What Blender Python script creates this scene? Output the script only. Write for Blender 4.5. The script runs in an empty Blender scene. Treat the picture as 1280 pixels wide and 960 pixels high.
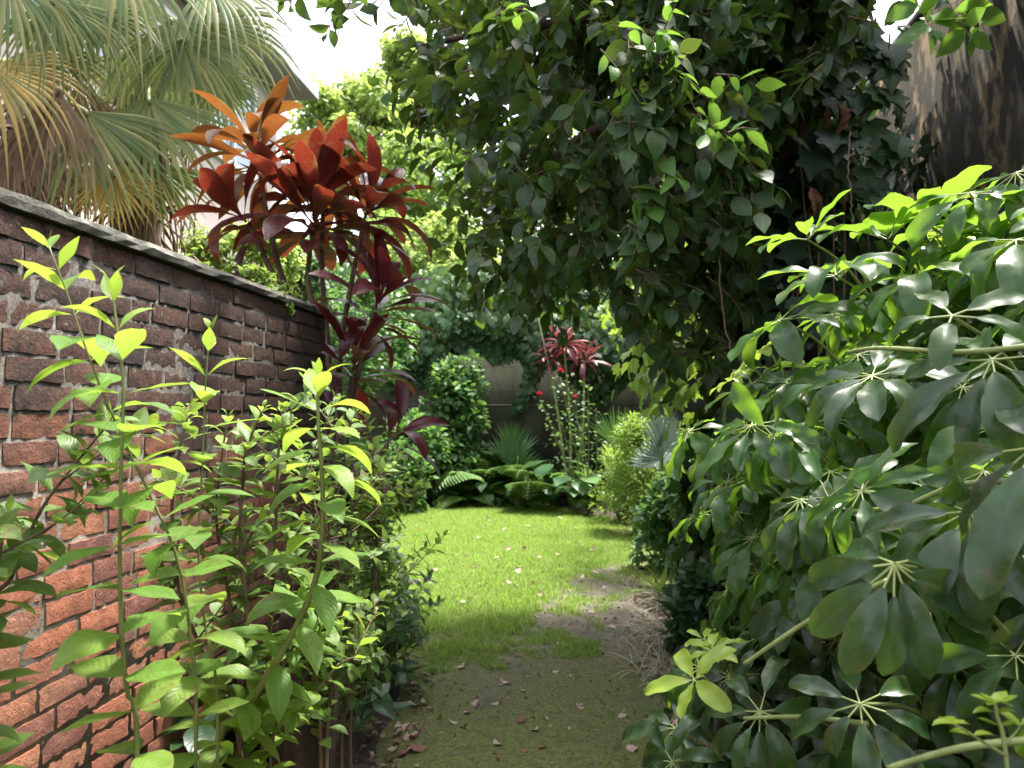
import bpy, math, random
import numpy as np
random.seed(7)
rng = np.random.RandomState(7)
SC = bpy.context.scene
COL = SC.collection

# ------------------------------------------------------------------ camera, sky, sun, exposure
F = 960.0                                   # focal length in photo pixels (1280 wide)
CAM_H = 1.5
PITCH = math.atan(35.0 / F)
cam_data = bpy.data.cameras.new("camera")
cam = bpy.data.objects.new("camera", cam_data)
COL.objects.link(cam)
cam.location = (0, 0, CAM_H)
cam.rotation_euler = (math.radians(90) + PITCH, 0, 0)
cam_data.sensor_width = 36.0
cam_data.lens = 27.0
cam_data.clip_start = 0.05
cam_data.clip_end = 400.0
cam_data.dof.use_dof = True
cam_data.dof.focus_distance = 2.1
cam_data.dof.aperture_fstop = 5.6
SC.camera = cam

SUN_AZ, SUN_EL = math.radians(48.0), math.radians(70.0)   # azimuth right of straight ahead
world = bpy.data.worlds.new("World")
SC.world = world
world.use_nodes = True
wn = world.node_tree
sky = wn.nodes.new('ShaderNodeTexSky')
sky.sky_type = 'NISHITA'
sky.sun_disc = False
sky.sun_elevation = SUN_EL
sky.sun_rotation = SUN_AZ
sky.air_density = 1.0
sky.dust_density = 4.0
sky.ozone_density = 1.0
bg = wn.nodes['Background']
bg.inputs['Strength'].default_value = 0.15
hs = wn.nodes.new('ShaderNodeHueSaturation')            # thin bright cloud: a paler sky
hs.inputs['Saturation'].default_value = 0.4
wn.links.new(sky.outputs[0], hs.inputs['Color'])
wn.links.new(hs.outputs[0], bg.inputs['Color'])
sun_d = bpy.data.lights.new("sun", 'SUN')
sun_d.energy = 2.5
sun_d.angle = math.radians(6.0)             # sun through thin cloud
sun_d.color = (1.0, 0.95, 0.86)
sun = bpy.data.objects.new("sun", sun_d)
COL.objects.link(sun)
SUN_DIR = np.array([math.sin(SUN_AZ) * math.cos(SUN_EL), math.cos(SUN_AZ) * math.cos(SUN_EL), math.sin(SUN_EL)])
from mathutils import Vector
sun.rotation_euler = Vector(SUN_DIR).to_track_quat('Z', 'Y').to_euler()
sun.location = (6, 10, 18)
SC.view_settings.view_transform = 'Standard'
SC.view_settings.look = 'None'
SC.view_settings.gamma = 1.0
SC.view_settings.use_curve_mapping = False
SC.view_settings.exposure = 2.4
SC.render.engine = 'CYCLES'
SC.cycles.max_bounces = 8
SC.cycles.diffuse_bounces = 4
SC.cycles.transmission_bounces = 5
SC.cycles.glossy_bounces = 3
SC.cycles.transparent_max_bounces = 6
SC.cycles.caustics_reflective = False
SC.cycles.caustics_refractive = False

# ------------------------------------------------------------------ helpers
def ray(px, py):
    u, v = (px - 640) / F, (480 - py) / F
    return np.array([u, math.cos(PITCH) - v * math.sin(PITCH), math.sin(PITCH) + v * math.cos(PITCH)])
def W(px, py, Y):
    """world point seen at photo pixel (px, py) at distance Y ahead"""
    d = ray(px, py)
    return np.array([0, 0, CAM_H]) + d * (Y / d[1])
def G(px, py, z=0.0):
    """point of the ground seen at a photo pixel"""
    d = ray(px, py)
    return np.array([0, 0, CAM_H]) + d * ((z - CAM_H) / d[2])
def nrm(v):
    v = np.asarray(v, float)
    return v / np.maximum(np.linalg.norm(v, axis=-1, keepdims=True), 1e-9)
def rnd(a, b, n=None):
    return rng.uniform(a, b, n)

class Mesher:
    def __init__(self):
        self.V, self.Fq, self.UV, self.n = [], [], [], 0
    def add(self, V, faces, uv=None):
        V = np.asarray(V, float).reshape(-1, 3)
        self.V.append(V)
        self.UV.append(np.zeros((len(V), 2)) if uv is None else np.asarray(uv, float).reshape(-1, 2))
        if isinstance(faces, np.ndarray):
            self.Fq.append(faces + self.n)
        else:
            for k in (3, 4):
                f = [x for x in faces if len(x) == k]
                if f: self.Fq.append(np.array(f) + self.n)
            for x in faces:
                if len(x) > 4: self.Fq.append(np.array([x]) + self.n)
        self.n += len(V)
    def box(self, c, size, rot=0.0):
        sx, sy, sz = [s / 2 for s in size]
        co = np.array([[x, y, z] for z in (-sz, sz) for y in (-sy, sy) for x in (-sx, sx)])
        ca, sa = math.cos(rot), math.sin(rot)
        R = np.array([[ca, -sa, 0], [sa, ca, 0], [0, 0, 1]])
        self.add(co @ R.T + np.asarray(c), [(0, 2, 3, 1), (4, 5, 7, 6), (0, 1, 5, 4), (2, 6, 7, 3), (0, 4, 6, 2), (1, 3, 7, 5)])
    def tube(self, P, R, sides=6, cap=True):
        P = np.asarray(P, float); n = len(P)
        R = np.broadcast_to(np.asarray(R, float), (n,))
        T = nrm(np.gradient(P, axis=0))
        ref = np.array([0.31, 0.22, 0.92]) if abs(T[0] @ np.array([.31, .22, .92])) < .9 else np.array([1., 0, 0])
        A = np.zeros_like(P); a = ref
        for i in range(n):
            a = a - T[i] * (a @ T[i]); a = a / max(np.linalg.norm(a), 1e-9); A[i] = a
        B = np.cross(T, A)
        th = np.linspace(0, 2 * math.pi, sides, endpoint=False)
        V = P[:, None] + R[:, None, None] * (np.cos(th)[None, :, None] * A[:, None] + np.sin(th)[None, :, None] * B[:, None])
        L = np.concatenate([[0], np.cumsum(np.linalg.norm(np.diff(P, axis=0), axis=1))])
        uv = np.stack([np.broadcast_to(th / 6.283, (n, sides)), np.broadcast_to(L[:, None], (n, sides))], -1)
        i = np.arange(n - 1)[:, None] * sides; j = np.arange(sides)[None]; k = (j + 1) % sides
        fq = np.stack([i + j, i + k, i + sides + k, i + sides + j], -1).reshape(-1, 4)
        base = self.n
        self.add(V.reshape(-1, 3), fq, uv)
        if cap and sides > 3:
            self.Fq.append(np.array([list(range(base, base + sides))[::-1]]))
            self.Fq.append(np.array([list(range(base + (n - 1) * sides, base + n * sides))]))
    def leaves(self, tmpls, O, D, U, S, Wd=None):
        """place leaf templates: O origins, D axis, U upward side, S length, Wd width factor"""
        O, D, U = [np.atleast_2d(np.asarray(a, float)) for a in (O, D, U)]
        N = len(O)
        if N == 0: return
        D = nrm(np.broadcast_to(D, (N, 3))); U = np.broadcast_to(U, (N, 3))
        S = np.broadcast_to(np.asarray(S, float), (N,))
        Wd = np.ones(N) if Wd is None else np.broadcast_to(np.asarray(Wd, float), (N,))
        X = np.cross(D, U)
        bad = np.linalg.norm(X, axis=1) < 1e-3
        if bad.any(): X[bad] = np.cross(D[bad], np.array([.3, .9, .2]))
        X = nrm(X); Z = np.cross(X, D)
        which = rng.randint(0, len(tmpls), N)
        for k, (tv, tf, tuv) in enumerate(tmpls):
            m = np.where(which == k)[0]
            if len(m) == 0: continue
            V = O[m][:, None] + S[m][:, None, None] * ((tv[None, :, 0:1] * Wd[m][:, None, None]) * X[m][:, None] + tv[None, :, 1:2] * D[m][:, None] + tv[None, :, 2:3] * Z[m][:, None])
            nv = len(tv)
            off = np.arange(len(m)) * nv
            for f in tf:
                self.Fq.append((f[None] + off[:, None, None]).reshape(-1, f.shape[1]) + self.n)
            self.V.append(V.reshape(-1, 3)); self.UV.append(np.tile(tuv, (len(m), 1)))
            self.n += nv * len(m)
    def build(self, name, mat, parent=None, smooth=True, origin=None, uv=True, sharp=None):
        if self.n == 0: return None
        V = np.concatenate(self.V); UV = np.concatenate(self.UV)
        if parent is not None:
            o = np.array(parent.location)
            p = parent.parent
            while p is not None:
                o = o + np.array(p.location); p = p.parent
        else:
            o = np.zeros(3) if origin is None else np.asarray(origin, float)
        V = V - o
        me = bpy.data.meshes.new(name)
        li = np.concatenate([f.ravel() for f in self.Fq]).astype(np.int32)
        tot = np.concatenate([np.full(len(f), f.shape[1]) for f in self.Fq])
        st = np.concatenate([[0], np.cumsum(tot)[:-1]]).astype(np.int32)
        me.vertices.add(len(V)); me.vertices.foreach_set('co', V.astype(np.float32).ravel())
        me.loops.add(len(li)); me.loops.foreach_set('vertex_index', li)
        me.polygons.add(len(st)); me.polygons.foreach_set('loop_start', st)
        me.polygons.foreach_set('use_smooth', np.full(len(st), smooth))
        me.update(calc_edges=True)
        if uv:
            l = me.uv_layers.new(name='uv')
            l.data.foreach_set('uv', UV[li].astype(np.float32).ravel())
        me.validate()
        if sharp: me.set_sharp_from_angle(angle=math.radians(sharp))
        me.materials.append(mat)
        ob = bpy.data.objects.new(name, me)
        COL.objects.link(ob)
        if parent is not None: ob.parent = parent
        else: ob.location = o
        return ob

def tag(o, label, cat, group=None, kind=None):
    if label: o['label'] = label
    if cat: o['category'] = cat
    if group: o['group'] = group
    if kind: o['kind'] = kind
    return o
def thing(name, loc, label, cat, group=None):
    o = bpy.data.objects.new(name, None)
    o.empty_display_size = .1
    COL.objects.link(o); o.location = [float(x) for x in loc]
    return tag(o, label, cat, group)
def structure(o):
    o['kind'] = 'structure'; return o

# ------------------------------------------------------------------ leaf templates
def leaf(prof, width, nl=6, na=1, fold=.25, droop=.5, wave=0., twist=0., stalk=0., bend0=0.):
    """unit-length leaf along +y, up +z.  prof: (t, halfwidth) control points"""
    t = np.linspace(0, 1, nl + 1)
    pt = np.array(prof); w = np.interp(t, pt[:, 0], pt[:, 1]) * width
    ang = bend0 + droop * t ** 1.3
    y = np.concatenate([[0], np.cumsum(np.cos((ang[1:] + ang[:-1]) / 2) / nl)])
    z = np.concatenate([[0], np.cumsum(-np.sin((ang[1:] + ang[:-1]) / 2) / nl)])
    c = np.linspace(-1, 1, 2 * na + 1)
    X = c[None] * w[:, None]
    lift = fold * np.abs(X) - fold * .35 * (np.abs(c[None]) ** 2) * w[:, None] + wave * np.sin(t[:, None] * 14 + c[None] * 2) * np.abs(c[None]) * w[:, None]
    if twist: lift = lift + twist * t[:, None] * X
    Y = y[:, None] + np.sin(ang)[:, None] * lift
    Z = z[:, None] + np.cos(ang)[:, None] * lift
    V = np.stack([X, Y, Z], -1).reshape(-1, 3)
    m = 2 * na + 1
    i = np.arange(nl)[:, None] * m; j = np.arange(m - 1)[None]
    f = np.stack([i + j, i + j + 1, i + m + j + 1, i + m + j], -1).reshape(-1, 4)
    uv = np.stack([np.broadcast_to((c * .5 + .5)[None], X.shape), np.broadcast_to(t[:, None], X.shape)], -1).reshape(-1, 2)
    return (V, [f], uv)
OVATE = [(0, .03), (.07, .25), (.2, .75), (.38, 1), (.55, .93), (.75, .58), (.9, .22), (1, .01)]
LANCE = [(0, .03), (.08, .2), (.25, .7), (.45, 1), (.65, .8), (.85, .35), (1, .01)]
OBLONG = [(0, .04), (.08, .3), (.25, .72), (.5, 1), (.75, .92), (.9, .6), (.97, .3), (1, .03)]
OBOV = [(0, .05), (.15, .22), (.4, .66), (.65, 1), (.82, .92), (.93, .6), (1, .04)]
ROUND = [(0, .05), (.1, .55), (.3, .95), (.55, 1), (.8, .7), (.93, .35), (1, .02)]
PADDLE = [(0, .14), (.12, .09), (.2, .14), (.34, .6), (.5, .95), (.62, 1), (.78, .9), (.9, .55), (1, .01)]
STRAP = [(0, .6), (.2, .9), (.5, 1), (.8, .7), (1, .02)]
def variants(prof, width, droops, nl=6, na=1, fold=.25, wave=0., **k):
    return [leaf(prof, width, nl, na, fold * rnd(.6, 1.4), d, wave, twist=rnd(-.25, .25), **k) for d in droops]
def lobed(outline, fold=.15, droop=.25):
    """flat lobed leaf (ivy) as a fan round its midrib; outline is the right half"""
    R = np.array(outline); Lh = R[1:-1][::-1] * np.array([-1, 1])
    ring = np.concatenate([R, Lh])
    V2 = np.concatenate([[[0, .38]], ring])
    z = fold * np.abs(V2[:, 0]) - droop * np.maximum(V2[:, 1] - .2, 0) ** 1.5
    V = np.column_stack([V2, z])
    n = len(ring)
    f = np.array([[0, 1 + k, 1 + (k + 1) % n] for k in range(n)])
    uv = np.column_stack([V2[:, 0] * .5 + .5, V2[:, 1]])
    return (V, [f], uv)
IVY_OUT = [(0, .02), (.2, -.08), (.42, .08), (.5, .27), (.33, .38), (.47, .55), (.45, .66), (.24, .66), (.1, .86), (0, 1.0)]
IVY = [lobed(IVY_OUT, f, d) for f, d in ((.1, .2), (.2, .45), (-.05, .6), (.15, .1))]
SMALL = variants(OVATE, .3, (.1, .5, .9), nl=4)
OVA = variants(OVATE, .29, (.1, .45, .8, 1.2), nl=7, na=2, wave=.05)
LAN = variants(LANCE, .2, (.2, .55, .9, 1.3), nl=7, na=2, wave=.05)
TREEL = variants(OVATE, .29, (.1, .4, .8, 1.1), nl=5, na=1)
SCHEF = variants(OBLONG, .185, (.4, .8, 1.2, 1.7, .6, 1.0), nl=11, na=2, fold=.45, wave=.16)
CORD = variants(PADDLE, .108, (.3, .8, 1.3, 1.8), nl=9, na=2, fold=.45, wave=.04)
STRAPS = variants(STRAP, .055, (.4, .9, 1.5), nl=8, fold=.5)

# ------------------------------------------------------------------ materials
def new_mat(name):
    m = bpy.data.materials.new(name); m.use_nodes = True
    nt = m.node_tree
    for n in list(nt.nodes): nt.nodes.remove(n)
    out = nt.nodes.new('ShaderNodeOutputMaterial')
    return m, nt, out
def N(nt, typ, **kw):
    n = nt.nodes.new(typ)
    for k, v in kw.items():
        if k.startswith('i_'): n.inputs[k[2:].replace('_', ' ')].default_value = v
        else: setattr(n, k, v)
    return n
def ramp(nt, src, stops, interp='LINEAR'):
    r = nt.nodes.new('ShaderNodeValToRGB')
    r.color_ramp.interpolation = interp
    e = r.color_ramp.elements
    while len(e) < len(stops): e.new(0.5)
    for k, (p, c) in enumerate(stops):
        e[k].position = p
        e[k].color = (c, c, c, 1) if np.isscalar(c) else (*c, 1)
    nt.links.new(src, r.inputs['Fac'])
    return r.outputs['Color']
def mixc(nt, fac, a, b, mode='MIX'):
    m = nt.nodes.new('ShaderNodeMix'); m.data_type = 'RGBA'; m.blend_type = mode
    for s, v in ((m.inputs['Factor'], fac), (m.inputs[6], a), (m.inputs[7], b)):
        if hasattr(v, 'is_linked') or isinstance(v, bpy.types.NodeSocket): nt.links.new(v, s)
        elif np.isscalar(v): s.default_value = v
        else: s.default_value = (*v, 1)
    return m.outputs[2]
def math_(nt, op, a, b=0.0):
    m = nt.nodes.new('ShaderNodeMath'); m.operation = op
    for s, v in ((m.inputs[0], a), (m.inputs[1], b)):
        if isinstance(v, bpy.types.NodeSocket): nt.links.new(v, s)
        else: s.default_value = v
    return m.outputs[0]
def noise(nt, vec, scale, detail=4, rough=.55, dist=0.0):
    n = N(nt, 'ShaderNodeTexNoise'); n.inputs['Scale'].default_value = scale
    n.inputs['Detail'].default_value = detail; n.inputs['Roughness'].default_value = rough
    n.inputs['Distortion'].default_value = dist
    if vec is not None: nt.links.new(vec, n.inputs['Vector'])
    return n.outputs['Fac']
def mapping(nt, src, scale=(1, 1, 1), loc=(0, 0, 0), rot=(0, 0, 0)):
    m = N(nt, 'ShaderNodeMapping'); m.inputs['Scale'].default_value = scale
    m.inputs['Location'].default_value = loc; m.inputs['Rotation'].default_value = rot
    nt.links.new(src, m.inputs['Vector']); return m.outputs['Vector']
def bump(nt, h, strength=.3, dist=.01):
    b = N(nt, 'ShaderNodeBump'); b.inputs['Strength'].default_value = strength
    b.inputs['Distance'].default_value = dist
    nt.links.new(h, b.inputs['Height']); return b.outputs['Normal']

def leaf_mat(name, stops, trans, tfac=.4, rough=.38, spec=.5, vein=0.0, veincol=None, mottled=.25, nbump=0.15, spots=0.0, side=True):
    """stops: colours picked per leaf; trans: tint of light coming through"""
    m, nt, out = new_mat(name)
    geo = N(nt, 'ShaderNodeNewGeometry')
    n = len(stops)
    col = ramp(nt, geo.outputs['Random Per Island'], [(i / max(n - 1, 1), c) for i, c in enumerate(stops)])
    tc = N(nt, 'ShaderNodeTexCoord')
    nz = noise(nt, tc.outputs['Object'], 22, 3)
    col = mixc(nt, mottled, col, ramp(nt, nz, [(.3, .25), (.7, 1.0)]), 'MULTIPLY')
    uvn = N(nt, 'ShaderNodeUVMap')
    sep = N(nt, 'ShaderNodeSeparateXYZ'); nt.links.new(uvn.outputs[0], sep.inputs[0])
    across = math_(nt, 'ABSOLUTE', math_(nt, 'SUBTRACT', sep.outputs[0], .5))
    tcol = mixc(nt, .5, col, trans, 'MIX')
    height = nz
    if vein > 0:
        rib = ramp(nt, across, [(.0, 1.0), (.03, 0.0)])
        ph = math_(nt, 'SUBTRACT', math_(nt, 'MULTIPLY', sep.outputs[1], 9.0), math_(nt, 'MULTIPLY', across, 5.5))
        fr = math_(nt, 'FRACT', ph)
        sv = ramp(nt, fr, [(0.0, 0.0), (.45, 0.0), (.5, 1.0), (.55, 0.0), (1.0, 0.0)])
        vv = math_(nt, 'MAXIMUM', rib, math_(nt, 'MULTIPLY', sv, .55)) if side else rib
        vc = veincol or tuple(min(1, c * 1.9 + .03) for c in stops[-1])
        f2 = math_(nt, 'MULTIPLY', vv, vein)
        col = mixc(nt, f2, col, vc)
        tcol = mixc(nt, math_(nt, 'MULTIPLY', vv, vein * .7), tcol, tuple(c * .55 for c in trans))
        quilt = math_(nt, 'SINE', math_(nt, 'MULTIPLY', fr, math.pi))
        if side: height = math_(nt, 'ADD', math_(nt, 'MULTIPLY', nz, .4), quilt)
    if spots:
        n1 = noise(nt, tc.outputs['Object'], 75, 3, .6); n2 = noise(nt, tc.outputs['Object'], 9, 2, .5)
        sf = math_(nt, 'MULTIPLY', ramp(nt, math_(nt, 'ADD', math_(nt, 'MULTIPLY', n1, .6), math_(nt, 'MULTIPLY', n2, .4)), [(.56, 0.0), (.62, 1.0)]), spots)
        col = mixc(nt, sf, col, (.13, .085, .04)); tcol = mixc(nt, sf, tcol, (.2, .12, .04))
        ef = math_(nt, 'MULTIPLY', ramp(nt, math_(nt, 'ADD', across, math_(nt, 'MULTIPLY', n2, .25)), [(.56, 0.0), (.66, 1.0)]), spots * .8)
        col = mixc(nt, ef, col, (.2, .17, .06)); tcol = mixc(nt, ef, tcol, (.35, .3, .08))
    p = N(nt, 'ShaderNodeBsdfPrincipled')
    nt.links.new(col, p.inputs['Base Color'])
    nt.links.new(ramp(nt, noise(nt, tc.outputs['Object'], 60, 4, .6), [(.3, max(.12, rough - .1)), (.7, min(1, rough + .2))]), p.inputs['Roughness'])
    p.inputs['Specular IOR Level'].default_value = spec
    if nbump: nt.links.new(bump(nt, height, nbump, .004), p.inputs['Normal'])
    tr = N(nt, 'ShaderNodeBsdfTranslucent'); nt.links.new(tcol, tr.inputs['Color'])
    mx = N(nt, 'ShaderNodeMixShader'); mx.inputs[0].default_value = tfac
    nt.links.new(p.outputs[0], mx.inputs[1]); nt.links.new(tr.outputs[0], mx.inputs[2])
    nt.links.new(mx.outputs[0], out.inputs[0])
    return m
def bark_mat(name, c1, c2, scale=30, stretch=.25, rough=.9, bs=.5):
    m, nt, out = new_mat(name)
    tc = N(nt, 'ShaderNodeTexCoord')
    nz = noise(nt, mapping(nt, tc.outputs['Object'], (1, 1, stretch)), scale, 6, .65)
    p = N(nt, 'ShaderNodeBsdfPrincipled')
    nt.links.new(ramp(nt, nz, [(.3, c1), (.7, c2)]), p.inputs['Base Color'])
    p.inputs['Roughness'].default_value = rough
    nt.links.new(bump(nt, nz, bs, .02), p.inputs['Normal'])
    nt.links.new(p.outputs[0], out.inputs[0])
    return m
def plain_mat(name, col, rough=.6, metallic=0, var=.2, scale=12):
    m, nt, out = new_mat(name)
    tc = N(nt, 'ShaderNodeTexCoord')
    nz = noise(nt, tc.outputs['Object'], scale, 5)
    c = mixc(nt, var, col, ramp(nt, nz, [(.3, .3), (.7, 1.0)]), 'MULTIPLY')
    p = N(nt, 'ShaderNodeBsdfPrincipled'); nt.links.new(c, p.inputs['Base Color'])
    p.inputs['Roughness'].default_value = rough; p.inputs['Metallic'].default_value = metallic
    nt.links.new(p.outputs[0], out.inputs[0])
    return m

M = {}
M['shoot'] = leaf_mat('bright_green_leaf', [(.09, .19, .03), (.13, .25, .04), (.19, .29, .05)], (.42, .62, .06), .45, .42, .35, .5, (.25, .36, .12), .35, .2, .6)
M['shoot_tip'] = leaf_mat('yellow_green_leaf', [(.15, .27, .04), (.21, .32, .05)], (.45, .62, .06), .46, .45, .35, .4, (.35, .44, .14), .3, .2, .3)
M['shrub_mid'] = leaf_mat('mid_green_leaf', [(.07, .15, .03), (.11, .2, .04), (.16, .25, .055)], (.36, .54, .07), .42, .42, .35, .45, None, .35, .2, .7)
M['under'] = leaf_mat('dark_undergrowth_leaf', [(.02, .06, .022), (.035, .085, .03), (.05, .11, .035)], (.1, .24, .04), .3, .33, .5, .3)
M['schef'] = leaf_mat('glossy_umbrella_leaf', [(.025, .07, .016), (.04, .105, .02), (.055, .13, .025), (.042, .1, .02)], (.42, .75, .045), .5, .3, .5, .4, (.1, .18, .055), .5, .2, .35, False)
M['schef_shade'] = leaf_mat('shade_toned_umbrella_leaf', [(.018, .046, .017), (.026, .064, .02), (.035, .08, .024), (.042, .095, .024)], (.26, .46, .04), .27, .29, .5, .4, (.07, .11, .05), .6, .2, .35, False)  # darker, less translucent copy of the umbrella leaf: shade painted into its colour
M['schef_young'] = leaf_mat('young_umbrella_leaf', [(.2, .3, .03), (.27, .36, .05)], (.48, .6, .05), .42, .35, .4, .0, None, .1, .05)
M['tree'] = leaf_mat('tree_leaf', [(.018, .05, .012), (.028, .075, .016), (.046, .11, .022)], (.24, .4, .04), .27, .4, .4, .35, None, .5, .15, .7)
M['tree_young'] = leaf_mat('young_tree_leaf', [(.08, .19, .03), (.12, .24, .04)], (.35, .6, .06), .42, .33, .5, .3)
M['ivy'] = leaf_mat('dark_ivy_leaf', [(.014, .04, .014), (.02, .055, .02), (.035, .08, .02)], (.1, .24, .03), .25, .42, .4, .35, (.05, .1, .045), .4, .15, .6)
M['ivy_far'] = leaf_mat('pale_ivy_leaf', [(.04, .1, .035), (.06, .14, .045), (.1, .19, .06)], (.3, .5, .08), .35, .4, .5)
M['cord'] = leaf_mat('red_cordyline_leaf', [(.05, .01, .014), (.085, .014, .016), (.11, .02, .016), (.06, .012, .018)], (.38, .05, .018), .34, .36, .45, .4, (.16, .03, .03), .6, .25, .5)
M['cord_dark'] = leaf_mat('purple_cordyline_leaf', [(.045, .01, .014), (.075, .012, .018), (.1, .016, .02)], (.4, .05, .03), .3, .33, .5, .3, (.13, .03, .03), .2)
M['cord_orange'] = leaf_mat('orange_cordyline_leaf', [(.11, .03, .016), (.14, .07, .02), (.08, .015, .016), (.13, .1, .02), (.07, .03, .015)], (.36, .11, .02), .34, .36, .45, .4, (.22, .05, .03), .6, .25, .5)
M['cord_pink'] = leaf_mat('pink_cordyline_leaf', [(.12, .02, .035), (.22, .04, .055), (.07, .015, .025)], (.45, .1, .09), .3, .35, .5)
M['palm'] = leaf_mat('palm_frond_leaf', [(.05, .1, .025), (.09, .14, .035), (.2, .21, .06), (.07, .12, .03), (.28, .25, .09)], (.36, .42, .12), .35, .5, .45)
M['palm_yel'] = leaf_mat('yellowing_palm_leaf', [(.3, .2, .05), (.38, .27, .08), (.2, .18, .06)], (.5, .34, .08), .3, .6, .3)
M['palm_dead'] = leaf_mat('dead_palm_leaf', [(.15, .09, .055), (.23, .15, .095), (.1, .06, .04)], (.32, .21, .12), .2, .8, .2)
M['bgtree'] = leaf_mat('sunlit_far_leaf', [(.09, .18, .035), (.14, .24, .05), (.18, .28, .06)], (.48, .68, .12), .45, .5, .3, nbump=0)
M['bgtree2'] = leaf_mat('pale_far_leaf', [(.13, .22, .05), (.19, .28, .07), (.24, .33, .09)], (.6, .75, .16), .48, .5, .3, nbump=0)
M['bed'] = leaf_mat('bed_bush_leaf', [(.05, .13, .045), (.08, .18, .055), (.12, .23, .07)], (.28, .5, .08), .38, .38, .5, nbump=0)
M['nandina'] = leaf_mat('fine_yellow_green_leaf', [(.1, .2, .03), (.16, .27, .04), (.22, .32, .06)], (.45, .62, .07), .42, .45, .4, nbump=0)
M['fern'] = leaf_mat('fern_leaf', [(.08, .18, .04), (.14, .25, .06)], (.28, .45, .07), .38, .5, .4, nbump=0)
M['bluegrey'] = leaf_mat('blue_grey_leaf', [(.16, .23, .2), (.22, .29, .26)], (.3, .4, .3), .2, .45, .4, nbump=0)
M['drygrass'] = leaf_mat('dry_grass_blade', [(.36, .31, .22), (.48, .42, .32), (.28, .27, .15)], (.5, .45, .3), .25, .7, .3, nbump=0)
M['dry'] = leaf_mat('dry_brown_leaf', [(.13, .06, .04), (.2, .1, .065), (.27, .14, .1)], (.4, .2, .12), .2, .65, .3)
M['fallen'] = leaf_mat('fallen_pink_leaf', [(.4, .25, .21), (.52, .36, .3), (.33, .18, .14)], (.5, .3, .22), .12, .6, .35, .2, (.5, .38, .32), .4)
M['litter'] = leaf_mat('crumbled_litter', [(.05, .032, .022), (.16, .11, .075), (.34, .26, .19), (.1, .06, .04), (.45, .37, .29)], (.3, .2, .12), .1, .8, .2, nbump=0)
M['grass'] = leaf_mat('lawn_grass_blade', [(.11, .21, .028), (.165, .28, .04), (.21, .33, .05), (.14, .27, .04), (.3, .33, .11)], (.46, .66, .08), .42, .5, .3, nbump=0)
M['rose'] = leaf_mat('red_rose_petal', [(.45, .01, .04), (.6, .025, .07)], (.8, .06, .1), .3, .5, .3, nbump=0)
M['greenstem'] = bark_mat('green_stem', (.1, .12, .03), (.2, .22, .07), 40, .2, .5, .1)
M['brownstem'] = bark_mat('brown_woody_stem', (.05, .03, .02), (.2, .13, .085), 45, .15, .85, .5)
M['palestem'] = bark_mat('pale_petiole', (.16, .2, .06), (.28, .33, .12), 40, .2, .45, .1)
M['bark'] = bark_mat('tree_bark', (.025, .014, .01), (.1, .05, .035), 14, .3, .95, .9)
M['stump'] = bark_mat('dark_damp_bark', (.012, .008, .006), (.06, .035, .025), 25, .12, .95, .8)
M['vine'] = bark_mat('brown_vine', (.1, .06, .04), (.25, .17, .12), 40, .3, .9, .3)

# ------------------------------------------------------------------ setting: ground, path, lawn
def vnoise2(x, y, seed=0):
    """cheap smooth noise in numpy"""
    def h(i, j): 
        n = (i * 374761393 + j * 668265263 + seed * 144665) & 0x7fffffff
        n = ((n ^ (n >> 13)) * 1274126177) & 0x7fffffff
        return (n & 0xffff) / 65535.0
    xi, yi = np.floor(x).astype(np.int64), np.floor(y).astype(np.int64)
    fx, fy = x - xi, y - yi
    fx, fy = fx * fx * (3 - 2 * fx), fy * fy * (3 - 2 * fy)
    return (h(xi, yi) * (1 - fx) + h(xi + 1, yi) * fx) * (1 - fy) + (h(xi, yi + 1) * (1 - fx) + h(xi + 1, yi + 1) * fx) * fy
def fbm(x, y, seed=0):
    return sum(vnoise2(x * 2 ** k, y * 2 ** k, seed + k) / 2 ** k for k in range(4)) / 1.875
def inside(px, py, poly):
    r = np.zeros(np.shape(px), bool); n = len(poly)
    for i in range(n):
        (x1, y1), (x2, y2) = poly[i], poly[(i + 1) % n]
        c = (y1 > py) != (y2 > py)
        r ^= c & (px < (x2 - x1) * (py - y1) / (y2 - y1 + 1e-12) + x1)
    return r

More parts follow.
